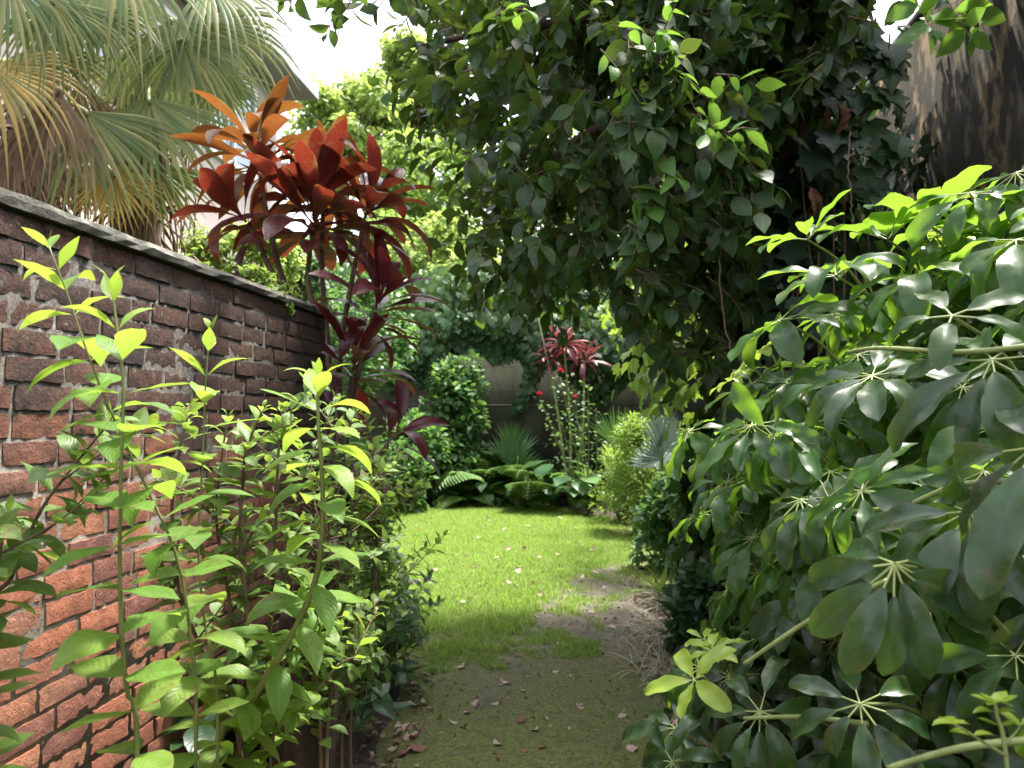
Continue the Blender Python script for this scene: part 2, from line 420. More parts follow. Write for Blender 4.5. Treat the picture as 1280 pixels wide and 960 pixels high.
def ground_mat():
    m, nt, out = new_mat('damp_garden_soil')
    tc = N(nt, 'ShaderNodeTexCoord'); v = tc.outputs['Object']
    a = noise(nt, v, 3, 8, .65); b = noise(nt, v, 40, 6, .7)
    c = ramp(nt, a, [(.3, (.022, .015, .010)), (.55, (.05, .034, .024)), (.75, (.1, .07, .05))])
    c = mixc(nt, .5, c, ramp(nt, b, [(.35, .3), (.7, 1.0)]), 'MULTIPLY')
    p = N(nt, 'ShaderNodeBsdfPrincipled'); nt.links.new(c, p.inputs['Base Color']); p.inputs['Roughness'].default_value = .95
    nt.links.new(bump(nt, b, .8, .02), p.inputs['Normal']); nt.links.new(p.outputs[0], out.inputs[0])
    return m
def path_mat():
    m, nt, out = new_mat('mossy_dirt_path')
    tc = N(nt, 'ShaderNodeTexCoord'); v = tc.outputs['Object']
    a = noise(nt, v, 1.3, 6, .6, .6); b = noise(nt, v, 55, 5, .7); d = noise(nt, v, 5, 7, .7, .5)
    dirt = ramp(nt, d, [(.3, (.06, .05, .034)), (.48, (.12, .105, .075)), (.66, (.2, .175, .13))])
    moss = ramp(nt, b, [(.3, (.045, .055, .013)), (.52, (.12, .14, .03)), (.75, (.22, .24, .06))])
    f = ramp(nt, math_(nt, 'ADD', math_(nt, 'MULTIPLY', a, .65), math_(nt, 'MULTIPLY', d, .35)), [(.32, 0.15), (.46, 1.0)])
    # bare dirt further along, at the lawn's edge
    sep = N(nt, 'ShaderNodeSeparateXYZ'); nt.links.new(v, sep.inputs[0])
    yy = ramp(nt, math_(nt, 'DIVIDE', math_(nt, 'ADD', sep.outputs[1], math_(nt, 'MULTIPLY', d, 1.0)), 10.0), [(.47, 1.0), (.56, .12)])
    f = math_(nt, 'MULTIPLY', f, yy)
    c = mixc(nt, f, dirt, moss)
    sp = noise(nt, v, 130, 3, .6)
    c = mixc(nt, .75, c, ramp(nt, sp, [(.36, .2), (.6, 1.0)]), 'MULTIPLY')
    c = mixc(nt, ramp(nt, noise(nt, v, 17, 5, .7), [(.56, 0.0), (.66, .7)]), c, (.04, .03, .02))
    c = mixc(nt, ramp(nt, sp, [(.7, 0.0), (.76, .6)]), c, (.3, .27, .2))
    p = N(nt, 'ShaderNodeBsdfPrincipled'); nt.links.new(c, p.inputs['Base Color']); p.inputs['Roughness'].default_value = .92
    nt.links.new(bump(nt, math_(nt, 'ADD', b, math_(nt, 'MULTIPLY', d, 1.5)), .7, .012), p.inputs['Normal']); nt.links.new(p.outputs[0], out.inputs[0])
    return m
g = Mesher()
xs = np.concatenate([[-60, -20, -8], np.linspace(-5, 5, 90), [8, 20, 60]]); ys = np.concatenate([[-40, -8], np.linspace(-1, 14, 130), [20, 40, 120]])
XX, YY = np.meshgrid(xs, ys)
core = (np.abs(XX) < 5.1) & (YY > -1.1) & (YY < 14.1)
ZZ = np.where(core, (fbm(XX * 2.5, YY * 2.5, 3) - .5) * .05 - .012, -.03)
nx, ny = len(xs), len(ys)
ii = np.arange(ny - 1)[:, None] * nx; jj = np.arange(nx - 1)[None]
g.add(np.stack([XX, YY, ZZ], -1), np.stack([ii + jj, ii + jj + 1, ii + nx + jj + 1, ii + nx + jj], -1).reshape(-1, 4))
structure(g.build('ground', ground_mat()))

def path_z(x, y):
    l = -.5 + .02 * y + .12 * (fbm(y * 1.1, y * 0 + 3.3, 5) - .5); r = .78 + .05 * y + .12 * (fbm(y * 1.3, y * 0 + 8.1, 6) - .5)
    e = np.minimum(x - l, r - x)
    return np.clip(e / .2, -1, 1) * .03 + .012 + (fbm(x * 4, y * 4, 9) - .5) * .022
g = Mesher()
xs = np.linspace(-.85, 1.5, 95); ys = np.linspace(-.5, 8.6, 260)
XX, YY = np.meshgrid(xs, ys); ZZ = path_z(XX, YY)
nx, ny = len(xs), len(ys)
ii = np.arange(ny - 1)[:, None] * nx; jj = np.arange(nx - 1)[None]
g.add(np.stack([XX, YY, ZZ], -1), np.stack([ii + jj, ii + jj + 1, ii + nx + jj + 1, ii + nx + jj], -1).reshape(-1, 4))
structure(g.build('path', path_mat()))

# lawn outline on the ground (metres)
LAWN = [tuple(G(*p)[:2]) for p in ((430, 800), (520, 797), (585, 812), (645, 806), (672, 770), (690, 742), (735, 720), (790, 705), (792, 690), (765, 664), (725, 646), (690, 637), (600, 630), (480, 631), (330, 640), (300, 700))]
def lawn_density(x, y):
    wob = (fbm(x * 2.3, y * 2.3, 21) - .5) * 1.0 + (fbm(x * 9, y * 9, 22) - .5) * .35
    d = inside(x + wob * .5, y + wob, LAWN).astype(float)
    # tufts thinning out in the worn patch
    d2 = inside(x + wob * .3 + .12, y + .9 + wob * 1.5, LAWN) | inside(x - .45 + wob * .6, y + .5 + wob, LAWN)
    d2 = d2 & (fbm(x * 5, y * 5, 33) > .4)
    return np.maximum(d * (.35 + 1.0 * fbm(x * 3, y * 3, 40)), d2 * .85 * np.clip(fbm(x * 9, y * 9, 35) * 2 - .5, 0, 1))
def lawn_mat():
    m, nt, out = new_mat('lawn_thatch')
    tc = N(nt, 'ShaderNodeTexCoord'); v = tc.outputs['Object']
    b = noise(nt, v, 30, 6, .7); a = noise(nt, v, 2.2, 4)
    c = mixc(nt, a, ramp(nt, b, [(.3, (.05, .07, .015)), (.7, (.12, .17, .035))]), ramp(nt, b, [(.3, (.07, .065, .025)), (.7, (.17, .17, .06))]))
    p = N(nt, 'ShaderNodeBsdfPrincipled'); nt.links.new(c, p.inputs['Base Color']); p.inputs['Roughness'].default_value = .95
    nt.links.new(bump(nt, b, .8, .02), p.inputs['Normal']); nt.links.new(p.outputs[0], out.inputs[0])
    return m
g = Mesher()
xs = np.arange(-4.2, 2.6, .07); ys = np.arange(4.3, 13.0, .07)
XX, YY = np.meshgrid(xs, ys)
den = lawn_density(XX, YY)
for _ in range(2):
    den = (den + np.roll(den, 1, 0) + np.roll(den, -1, 0) + np.roll(den, 1, 1) + np.roll(den, -1, 1)) / 5
ZZ = np.where(inside(XX, YY, LAWN), 0, 0) + np.clip(den * 2 - .3, -.6, 1) * .035 + .022
nx, ny = len(xs), len(ys)
ii = np.arange(ny - 1)[:, None] * nx; jj = np.arange(nx - 1)[None]
fq = np.stack([ii + jj, ii + jj + 1, ii + nx + jj + 1, ii + nx + jj], -1).reshape(-1, 4)
fq = fq[(ZZ.reshape(-1)[fq] > .02).any(1)]
g.add(np.stack([XX, YY, ZZ], -1), fq)
lawn_ob = structure(g.build('lawn', lawn_mat()))
def lawn_h(x, y):
    i = np.clip(((y - ys[0]) / .07).astype(int), 0, ny - 1); j = np.clip(((x - xs[0]) / .07).astype(int), 0, nx - 1)
    return ZZ[i, j]
n = 460000
x = rnd(-3.6, 2.4, n); y = 4.4 + (12.9 - 4.4) * rnd(0, 1, n) ** 1.35
k = (rnd(0, 1, n) < lawn_density(x, y) * np.clip(1.3 - (y - 5) * .06, .5, 1)) & (np.abs(x / y) < .4)
x, y = x[k], y[k]; n = len(x)
az = rnd(0, 6.283, n); lean = rnd(.1, 1.0, n)
g = Mesher()
BLADE = [(np.array([[-.06, 0, 0], [.06, 0, 0], [.045, .55, .02], [-.045, .55, .02], [0, 1, -.15]]), [np.array([[0, 1, 2, 3]]), np.array([[3, 2, 4]])], np.array([[0, 0], [1, 0], [1, .5], [0, .5], [.5, 1]]))]
D = np.stack([np.cos(az) * np.sin(lean), np.sin(az) * np.sin(lean), np.cos(lean)], -1)
g.leaves(BLADE, np.stack([x, y, lawn_h(x, y) - .006], -1), D, np.stack([np.cos(az), np.sin(az), np.zeros(n)], -1) * -1 + np.array([0, 0, .3]), rnd(.025, .06, n), rnd(.8, 1.3, n))
tag(g.build('grass', M['grass']), 'short bright green lawn grass growing beyond the dirt path', 'grass', None, 'stuff')

# ------------------------------------------------------------------ brick wall on the left
WA = math.atan(110 / F)                                  # direction of the garden's long walls
WD = np.array([math.sin(WA), math.cos(WA), 0]); WN = np.array([math.cos(WA), -math.sin(WA), 0])
WO = np.array([-1.615, 0, 0])
WTOP = 2.06
def mould_over(nt, v, col, b, c):
    sep = N(nt, 'ShaderNodeSeparateXYZ'); nt.links.new(v, sep.inputs[0])
    hh = math_(nt, 'ADD', sep.outputs[2], math_(nt, 'MULTIPLY', math_(nt, 'SUBTRACT', c, .5), 1.7))
    hh = math_(nt, 'ADD', hh, math_(nt, 'MULTIPLY', sep.outputs[1], .14))
    f = ramp(nt, math_(nt, 'DIVIDE', hh, 3.0), [(.4, 0.0), (.58, .97)])
    f = math_(nt, 'MULTIPLY', f, ramp(nt, b, [(.36, 1.0), (.68, .62)]))
    col = mixc(nt, f, col, (.016, .015, .013))
    lich = ramp(nt, noise(nt, v, 38, 4, .6), [(.62, 0.0), (.68, .5)])
    return mixc(nt, math_(nt, 'MULTIPLY', lich, ramp(nt, math_(nt, 'DIVIDE', hh, 3.0), [(.5, 0.0), (.66, 1.0)])), col, (.24, .23, .19))
def brick_mat():
    m, nt, out = new_mat('old_red_brick')
    geo = N(nt, 'ShaderNodeNewGeometry'); tc = N(nt, 'ShaderNodeTexCoord'); v = tc.outputs['Object']
    base = ramp(nt, geo.outputs['Random Per Island'], [(0, (.3, .105, .065)), (.25, (.42, .145, .075)), (.5, (.23, .09, .065)), (.75, (.46, .19, .1)), (1, (.2, .1, .08))])
    a = noise(nt, v, 26, 6, .7); b = noise(nt, v, 90, 5, .75); c = noise(nt, v, 4.5, 6, .65)
    col = mixc(nt, .55, base, ramp(nt, a, [(.32, .28), (.62, 1.0)]), 'MULTIPLY')
    col = mixc(nt, ramp(nt, a, [(.58, 0.0), (.72, .4)]), col, (.42, .3, .25))
    # black mould on the upper courses and in patches
    col = mould_over(nt, v, col, b, c)
    p = N(nt, 'ShaderNodeBsdfPrincipled'); nt.links.new(col, p.inputs['Base Color']); p.inputs['Roughness'].default_value = .93
    nt.links.new(bump(nt, math_(nt, 'ADD', math_(nt, 'MULTIPLY', a, 1.2), b), 1.0, .008), p.inputs['Normal'])
    nt.links.new(p.outputs[0], out.inputs[0]); return m
def rough_mat(name, stops, s1=8, s2=70, bs=.6, rough=.95, mould=False):
    m, nt, out = new_mat(name)
    tc = N(nt, 'ShaderNodeTexCoord'); v = tc.outputs['Object']
    a = noise(nt, v, s1, 7, .65); b = noise(nt, v, s2, 5, .7)
    col = mixc(nt, .45, ramp(nt, a, stops), ramp(nt, b, [(.35, .35), (.65, 1.0)]), 'MULTIPLY')
    if mould: col = mould_over(nt, mapping(nt, v, (1, 1, 1), (0, 0, mould)), col, b, noise(nt, v, 4.5, 6, .65))
    p = N(nt, 'ShaderNodeBsdfPrincipled'); nt.links.new(col, p.inputs['Base Color']); p.inputs['Roughness'].default_value = rough
    nt.links.new(bump(nt, b, bs, .01), p.inputs['Normal']); nt.links.new(p.outputs[0], out.inputs[0]); return m
M['mortar'] = rough_mat('grey_lime_mortar', [(.3, (.13, .115, .09)), (.5, (.26, .235, .195)), (.7, (.42, .39, .34))], mould=.1)
M['coping'] = rough_mat('weathered_concrete', [(.3, (.035, .034, .028)), (.5, (.09, .085, .07)), (.72, (.24, .23, .2))], 9)
brick_wall = thing('brick_wall', WO + WD * 1.5, 'old red brick wall blackened with mould near the top', 'wall')
S0, S1 = -1.2, 4.55
def wallP(s, z, d=0.0):
    s, z, d = np.broadcast_arrays(np.asarray(s, float), z, d)
    return WO + s[..., None] * WD + d[..., None] * WN + z[..., None] * np.array([0, 0, 1.])
g = Mesher()
CH, BL = .079, .228
nc = int(WTOP / CH)
GX, GY = 12, 6
for r in range(nc):
    off = (r % 2) * BL / 2 + rnd(-.02, .02)
    s = S0 - BL + off
    while s < S1:
        L = BL * rnd(.9, 1.08) * (.5 if rnd(0, 1) < .08 else 1)
        a, b = s + .008, min(s + L - .009, S1)
        s += L
        if a < S0 or b - a < .04: continue
        z0, z1 = r * CH + .0075 + rnd(-.003, .003), (r + 1) * CH - .0075 + rnd(-.002, .002)
        u = np.concatenate([[0], np.linspace(0, 1, GX - 2), [1]]); w = np.concatenate([[0], np.linspace(0, 1, GY - 2), [1]])
        UU, WW = np.meshgrid(u, w)
        ring = np.zeros_like(UU); ring[0] = ring[-1] = 1; ring[:, 0] = ring[:, -1] = 1
        edge = np.zeros_like(UU); edge[1] = edge[-2] = 1; edge[:, 1] = edge[:, -2] = 1
        depth = rnd(-.003, .005) + rnd(-.0018, .0018, UU.shape) - edge * rnd(0.0, .0045, UU.shape)
        tilt = rnd(-.004, .004)
        depth = depth + tilt * (UU - .5)
        depth = np.where(ring > 0, -.03, depth)
        SS = a + (b - a) * UU + edge * rnd(-.002, .002, UU.shape); Zz = z0 + (z1 - z0) * WW + edge * rnd(-.002, .002, UU.shape)
        ii = np.arange(GY - 1)[:, None] * GX; jj = np.arange(GX - 1)[None]
        g.add(wallP(SS, Zz, depth).reshape(-1, 3), np.stack([ii + jj, ii + jj + 1, ii + GX + jj + 1, ii + GX + jj], -1).reshape(-1, 4))
g.build('brickwork', brick_mat(), brick_wall, sharp=38)
g = Mesher()
g.box(wallP((S0 + S1) / 2, WTOP / 2, -.13 - .004), (.26, S1 - S0 - .004, WTOP), -WA)
g.build('mortar_core', M['mortar'], brick_wall)
g = Mesher()
sl = np.linspace(S0 - .02, S1 + .02, 80)
prof = [(.018, 0), (.022, .022), (.012, .042), (-.28, .05), (-.29, .0)]
V = np.stack([wallP(sl, WTOP + zz + rnd(-.004, .004, 80) * (zz > 0), dd + rnd(-.005, .005, 80)) for dd, zz in prof], 1)
m_ = len(prof); ii = np.arange(79)[:, None] * m_; jj = np.arange(m_)[None]; kk = (jj + 1) % m_
g.add(V.reshape(-1, 3), np.stack([ii + jj, ii + kk, ii + m_ + kk, ii + m_ + jj], -1).reshape(-1, 4))
g.Fq.append(np.array([list(range(m_))])); g.Fq.append(np.array([[79 * m_ + q for q in range(m_)][::-1]]))
g.build('coping', M['coping'], brick_wall, smooth=False)

# ------------------------------------------------------------------ stained wall on the right, back wall
def stained_mat(name, light, dark, mossy=None, thr=(.42, .58), vs=.18, sc=5.0, wt=.75, ys=1.0):
    m, nt, out = new_mat(name)
    tc = N(nt, 'ShaderNodeTexCoord'); v = tc.outputs['Object']
    a = noise(nt, mapping(nt, v, (1, ys, vs)), sc, 6, .6, .1); b = noise(nt, v, 60, 5, .7); c = noise(nt, mapping(nt, v, (1, 1, .5)), 2.2, 5, .6)
    f = ramp(nt, math_(nt, 'ADD', math_(nt, 'MULTIPLY', a, wt), math_(nt, 'MULTIPLY', c, 1 - wt)), [(thr[0], 1.0), (thr[1], 0.0)])
    lt = mixc(nt, .4, ramp(nt, c, [(.3, tuple(q * .6 for q in light)), (.7, light)]), ramp(nt, b, [(.3, .4), (.7, 1.0)]), 'MULTIPLY')
    col = mixc(nt, f, lt, dark)
    if mossy:
        d = noise(nt, mapping(nt, v, (1, 1, .6), (3, 1, 2)), 1.6, 5, .6)
        col = mixc(nt, ramp(nt, d, [(.42, 0.0), (.6, .75)]), col, mossy)
    p = N(nt, 'ShaderNodeBsdfPrincipled'); nt.links.new(col, p.inputs['Base Color']); p.inputs['Roughness'].default_value = .9
    nt.links.new(bump(nt, math_(nt, 'ADD', b, a), .5, .012), p.inputs['Normal']); nt.links.new(p.outputs[0], out.inputs[0]); return m
RX0 = 2.52
def rwall(s, z, d=0.0):
    """point on the right wall: s along, d out into the garden"""
    s, z, d = np.broadcast_arrays(np.asarray(s, float), z, d)
    return np.array([RX0, 0, 0]) + s[..., None] * WD - d[..., None] * WN + z[..., None] * np.array([0, 0, 1.])
RH = 4.55
rw = thing('stained_wall', rwall(6.0, 0.0), 'tall grey rendered wall with black mildew streaks at the right', 'wall')
g = Mesher(); g.box(rwall(6.0, RH / 2, -.125), (.25, 14.6, RH), -WA)
g.build('render', stained_mat('mildewed_render', (.25, .175, .1), (.018, .012, .008), (.035, .033, .014), (.5, .58), .5, 8.5, .8), rw)
g = Mesher(); g.box(rwall(6.0, RH + .036, -.125), (.33, 14.6, .07), -WA)
g.build('coping', M['coping'], rw)
BWY = 13.35; BWH = 3.15
bw = thing('back_wall', (-1.3, BWY, 0), 'grey concrete garden wall green with algae behind the flower bed', 'wall')
g = Mesher(); g.box((-1.7, BWY + .12, BWH / 2), (11.2, .24, BWH))
g.build('panel', stained_mat('algae_concrete', (.12, .115, .085), (.028, .027, .02), (.04, .055, .014), (.38, .56), .25, 4.0), bw)
g = Mesher()
for zz in (.95, 1.62, 2.3): g.box((-1.7, BWY - .003, zz), (11.18, .012, .012))
g.build('panel_joint', plain_mat('dark_joint', (.05, .045, .04)), bw)
g = Mesher(); g.box((-1.7, BWY + .12, BWH + .036), (11.2, .32, .07)); g.build('coping', M['coping'], bw)

# ------------------------------------------------------------------ house behind the brick wall
HP = np.array([-7.6, 0, 0])
def hw(s, z, d=0.0):
    return HP + np.asarray(s)[..., None] * WD + np.asarray(d)[..., None] * WN + np.asarray(z)[..., None] * np.array([0, 0, 1.])
M['housewall'] = rough_mat('pale_pink_render', [(.3, (.42, .35, .32)), (.7, (.5, .42, .38))], 3, 40, .1, .85)
M['white'] = plain_mat('white_paint', (.78, .78, .76), .45)
M['roofgrey'] = plain_mat('grey_fascia', (.3, .3, .3), .7)
def glass_mat():
    m, nt, out = new_mat('window_glass')
    p = N(nt, 'ShaderNodeBsdfPrincipled'); p.inputs['Base Color'].default_value = (.1, .16, .2, 1)
    p.inputs['Roughness'].default_value = .06; p.inputs['Specular IOR Level'].default_value = .9
    nt.links.new(p.outputs[0], out.inputs[0]); return m
M['glass'] = glass_mat()
house = thing('house', hw(11.5, 0.0), 'pale pink house with white framed windows and flat grey eaves', 'house')
HH = 9.0
g = Mesher(); g.box(hw(11.5, HH / 2, -3.0), (6.0, 13.0, HH), -WA); g.build('wall', M['housewall'], house, smooth=False)
g = Mesher(); g.box(hw(11.5, HH + .16, -2.75), (7.2, 13.9, .3), -WA); g.build('roof', M['roofgrey'], house, smooth=False)
for s0 in (6.2, 8.6, 11.0, 13.4, 15.8):
    for z0, z1 in ((2.6, 4.3), (6.6, 8.5)):
        g = Mesher()
        w_ = 1.9
        for (sa, za, ww, hh_) in ((0, z0, w_ + .16, .09), (0, z1, w_ + .16, .09), (-w_ / 2, (z0 + z1) / 2, .09, z1 - z0 - .09), (w_ / 2, (z0 + z1) / 2, .09, z1 - z0 - .09), (0, (z0 + z1) / 2, .07, z1 - z0 - .09), (0, z0 + (z1 - z0) * .3, w_ - .09, .05)):
            g.box(hw(s0 + sa, za, .03), (.1 if ww != w_ - .09 else .085, ww, hh_), -WA)
        wf = g.build('window', M['white'], house, smooth=False)
        g = Mesher(); g.box(hw(s0, (z0 + z1) / 2, .012), (.02, w_ - .06, z1 - z0 - .06), -WA)
        g.build('pane', M['glass'], wf, smooth=False)

# ------------------------------------------------------------------ plant builders
def smooth_path(P, n):
    P = np.asarray(P, float); k = len(P)
    t = np.linspace(0, k - 1, n); out = np.zeros((n, 3))
    i = np.clip(t.astype(int), 0, k - 2); f = (t - i)[:, None]
    p0 = P[np.clip(i - 1, 0, k - 1)]; p1 = P[i]; p2 = P[i + 1]; p3 = P[np.clip(i + 2, 0, k - 1)]
    return .5 * (2 * p1 + (p2 - p0) * f + (2 * p0 - 5 * p1 + 4 * p2 - p3) * f ** 2 + (3 * p1 - p0 - 3 * p2 + p3) * f ** 3)
def pxline(pts, depth=None):
    return [W(p[0], p[1], p[2] if len(p) > 2 else depth) for p in pts]
UPV = np.array([0, 0, 1.])
def shoot_leaves(gl, path, first, spacing, size, tm, droop=.0, lift=.55, tipgrow=.55, perp=None, pair=True, sizevar=.12, width=1.0, tip_gl=None, tip_n=3, tip_tm=None):
    """opposite (decussate) or alternate leaves along a stem"""
    P = np.asarray(path); seg = np.linalg.norm(np.diff(P, axis=0), axis=1); L = np.concatenate([[0], np.cumsum(seg)])
    d = first; az = rnd(0, 3.14); tot = L[-1]; nodes = []
    while d < tot:
        nodes.append(d); d += spacing * (1.0 - .62 * d / tot) * rnd(.85, 1.15)
    nodes.append(tot)
    for q, d in enumerate(nodes):
        i = min(np.searchsorted(L, d), len(P) - 1); i = max(i, 1)
        f = (d - L[i - 1]) / max(seg[i - 1], 1e-9); o = P[i - 1] * (1 - f) + P[i] * f
        T = nrm(P[i] - P[i - 1])
        a = nrm(np.cross(T, [.2, .9, .3])); b = np.cross(T, a)
        az += (1.57 if pair else 2.4) + rnd(-.25, .25)
        last = len(nodes) - 1 - q
        rel = 1.0 if last > 3 else (.3, .52, .74, .9)[last]
        el = lift if last > 3 else (1.25, .95, .8, .65)[last]
        el = el - droop * (last > 4) + rnd(-.18, .18)
        for s in ((0, math.pi) if pair else (0,)):
            r = math.cos(az + s) * a + math.sin(az + s) * b
            D = nrm(r * math.cos(el) + T * math.sin(el))
            U = nrm(T * .6 + UPV * .6 + nrm(rng.normal(size=3)) * .22)
            (tip_gl if (tip_gl is not None and last < tip_n) else gl).leaves(tip_tm if (tip_tm and last < 5) else tm, o + r * .003, D, U, size * rel * rnd(1 - sizevar, 1 + sizevar), width)
def shrub(name, base, label, cat, stems, leafmat, stemmat, size, tm, spacing, first=.12, r0=.005, tipmat=None, twigs=0, twiglen=.2, group=None, lift=.5, droop=.25, pair=True, width=1.0, tip_n=4, stemname='stem', n=24):
    t = thing(name, base, label, cat, group)
    gs, gl, gt = Mesher(), Mesher(), Mesher()
    for P in stems:
        pp = smooth_path(P, n)
        gs.tube(pp, np.linspace(r0, r0 * .3, n), 6)
        shoot_leaves(gl, pp, first, spacing, size, tm, droop, lift, pair=pair, width=width, tip_gl=gt if tipmat else None, tip_n=tip_n, tip_tm=LAN)
        for _ in range(twigs):
            i = rng.randint(n // 4, n - 3)
            T = nrm(pp[i + 1] - pp[i]); r = nrm(rng.normal(size=3) * [1, 1, .4]); dd = nrm(r * .9 + T * .35 + UPV * .35)
            ln = twiglen * rnd(.6, 1.2)
            q = smooth_path([pp[i], pp[i] + dd * ln * .5 + UPV * .01, pp[i] + dd * ln + UPV * rnd(-.03, .05) * ln * 5], 8)
            gs.tube(q, np.linspace(r0 * .4, r0 * .2, 8), 4)
            shoot_leaves(gl, q, ln * .25, spacing * .7, size * .8, tm, droop, lift, pair=pair, width=width, tip_gl=gt if tipmat else None, tip_n=2)
    gs.build(stemname, M[stemmat], t); gl.build('foliage', M[leafmat], t)
    if tipmat: 
        o = gt.build('young_foliage', M[tipmat], t)
    return t

# ------------------------------------------------------------------ the big dark tree on the right
tb = np.array([1.78, 4.75, 0])
tree = thing('leafy_tree', tb, 'big dark green tree with reddish trunk arching over the lawn', 'tree')
g = Mesher()
tp = smooth_path([tb + [0, 0, -.1], tb + [-.06, .02, 1.2], tb + [-.05, 0, 2.4], tb + [-.12, -.1, 3.4], tb + [.02, 0, 4.6], tb + [.1, .2, 6.2]], 40)
g.tube(tp, np.linspace(.2, .07, 40) * (1 + .06 * np.sin(np.arange(40) * 1.7)), 12); g.build('trunk', M['bark'], tree)
def tz(z): return tp[np.argmin(np.abs(tp[:, 2] - z))]
limbs = []
for a, pts in ((2.6, [(900, 60, 4.4), (800, 130, 4.2), (700, 190, 4.2), (640, 260, 4.2)]), (3.0, [(880, -30, 4.5), (740, 20, 4.5), (610, 40, 4.4), (520, 60, 4.3)]), (3.3, [(960, -160, 4.4), (900, -190, 4.0), (800, -100, 3.6), (720, -10, 3.4)]),
               (2.9, [(930, 60, 5.2), (800, 120, 5.7), (700, 220, 6.0), (660, 300, 6.2)]), (2.4, [(920, 160, 5.0), (850, 240, 5.2), (790, 320, 5.6)]), (4.0, [(900, -330, 5.0), (700, -400, 5.0)]), (4.4, [(1150, -380, 5.2), (1300, -420, 5.6)]), (3.8, [(1050, -200, 4.2), (1130, -150, 3.7), (1190, -70, 3.4)])):
    limbs.append(smooth_path([tz(a)] + pxline(pts), 24))
limbs.append(smooth_path([tz(3.9), np.array([1.9, 3.6, 4.5]), np.array([1.6, 2.6, 4.6]), np.array([1.2, 1.4, 4.5])], 24))  # unseen limb added to carry the shading bough
g = Mesher()
for l in limbs: g.tube(l, np.linspace(.05, .012, 24), 7)
g.build('limb', M['bark'], tree)
LP = np.concatenate([l[4:] for l in limbs] + [tp[20:]])
POLY = [(470, -60), (520, 5), (545, 60), (538, 130), (575, 175), (600, 250), (588, 330), (600, 395), (640, 372), (672, 405), (720, 395), (748, 350), (800, 420), (822, 470), (870, 440), (905, 470), (925, 380), (940, 250), (975, 150), (1045, 90), (1074, 20), (1078, -60)]
cl = []
while len(cl) < 950:
    px, py = rnd(430, 1100), rnd(-60, 480)
    if not inside(px, py, POLY): continue
    left = np.clip((760 - px) / 220, 0, 1)
    if rnd(0, 1) < left * .45: continue
    if py > 330 and rnd(0, 1) < .35: continue
    Y = rnd(3.5, 6.3) if px < 900 else rnd(3.5, 4.6)
    cl.append(W(px, py, Y))
ce = np.array([2.1, 5.1, 4.9])
while len(cl) < 3300:
    q = rng.normal(size=3); q = q / np.linalg.norm(q) * rnd(.35, 1) ** .6
    p = ce + q * [2.6, 1.6, 1.7]
    pv = p - [0, 0, CAM_H]; pr_ = 640 + F * pv[0] / pv[1]; pq_ = 515 - F * pv[2] / pv[1]
    if p[2] < 3.3 or p[1] < 3.6 + max(0, p[2] - 3.6) * .2 or (p[0] < 0 and rnd(0, 1) < .6) or (pr_ > 1078 and pq_ > -60): continue
    cl.append(p)
for _ in range(150):                        # unseen bough added overhead to shade the near umbrella shrub leaves
    q = nrm(rng.normal(size=3)) * rnd(.2, 1) ** .5; cl.append(np.array([1.3, 1.55, 4.45]) + q * [.75, .45, .35])
cl = np.array(cl)
gl, gtw, gy = Mesher(), Mesher(), Mesher()
def twig_cluster(c, young=False, size=.118, n=9, hang=.5):
    j = np.argmin(np.linalg.norm(LP - c, axis=1)); v = c - LP[j]
    out = nrm(v * [1, 1, .5] + rng.normal(size=3) * .35 + 1e-6)
    d = nrm(out * .8 + np.array([0, 0, -hang]) + rng.normal(size=3) * .25)
    L = .24 * rnd(.7, 1.3); p0 = c - d * L * .5; pts = smooth_path([p0, p0 + d * L * .5 + [0, 0, .02], p0 + d * L], 5)
    gtw.tube(pts, np.linspace(.0035, .0015, 5), 4, cap=False)
    k = np.linspace(.1, 1, n)
    O = p0 + d * L * k[:, None]
    s = nrm(np.cross(d, UPV) + 1e-6); az = np.arange(n) * 2.4 + rnd(0, 6)
    side = np.cos(az)[:, None] * s + np.sin(az)[:, None] * np.cross(s, d)
    D = nrm(side * .8 + d * .55 + np.array([0, 0, -.45]) + rng.normal(size=(n, 3)) * .15)
    U = nrm(UPV * .8 + out * .35 + rng.normal(size=(n, 3)) * .3)
    (gy if young else gl).leaves(TREEL, O, D, U, size * rnd(.7, 1.2, n), rnd(.85, 1.15, n))
for c in cl: twig_cluster(c, rnd(0, 1) < .03)
# bright young sprays on the outside of the crown
for px, py, Y in ((775, 95, 3.2), (858, 102, 3.25), (838, 92, 3.25), (875, 150, 3.2), (905, 168, 3.2), (930, 165, 3.2), (835, 205, 3.25), (812, 255, 3.3), (920, 100, 3.3), (800, 40, 3.2), (640, 15, 3.3), (835, 30, 3.2)):
    twig_cluster(W(px, py, Y), True, .12, 5, .1); 
    for _ in range(3): twig_cluster(W(px + rnd(-30, 30), py + rnd(15, 70), Y + .06), False, .135, 7, .7)
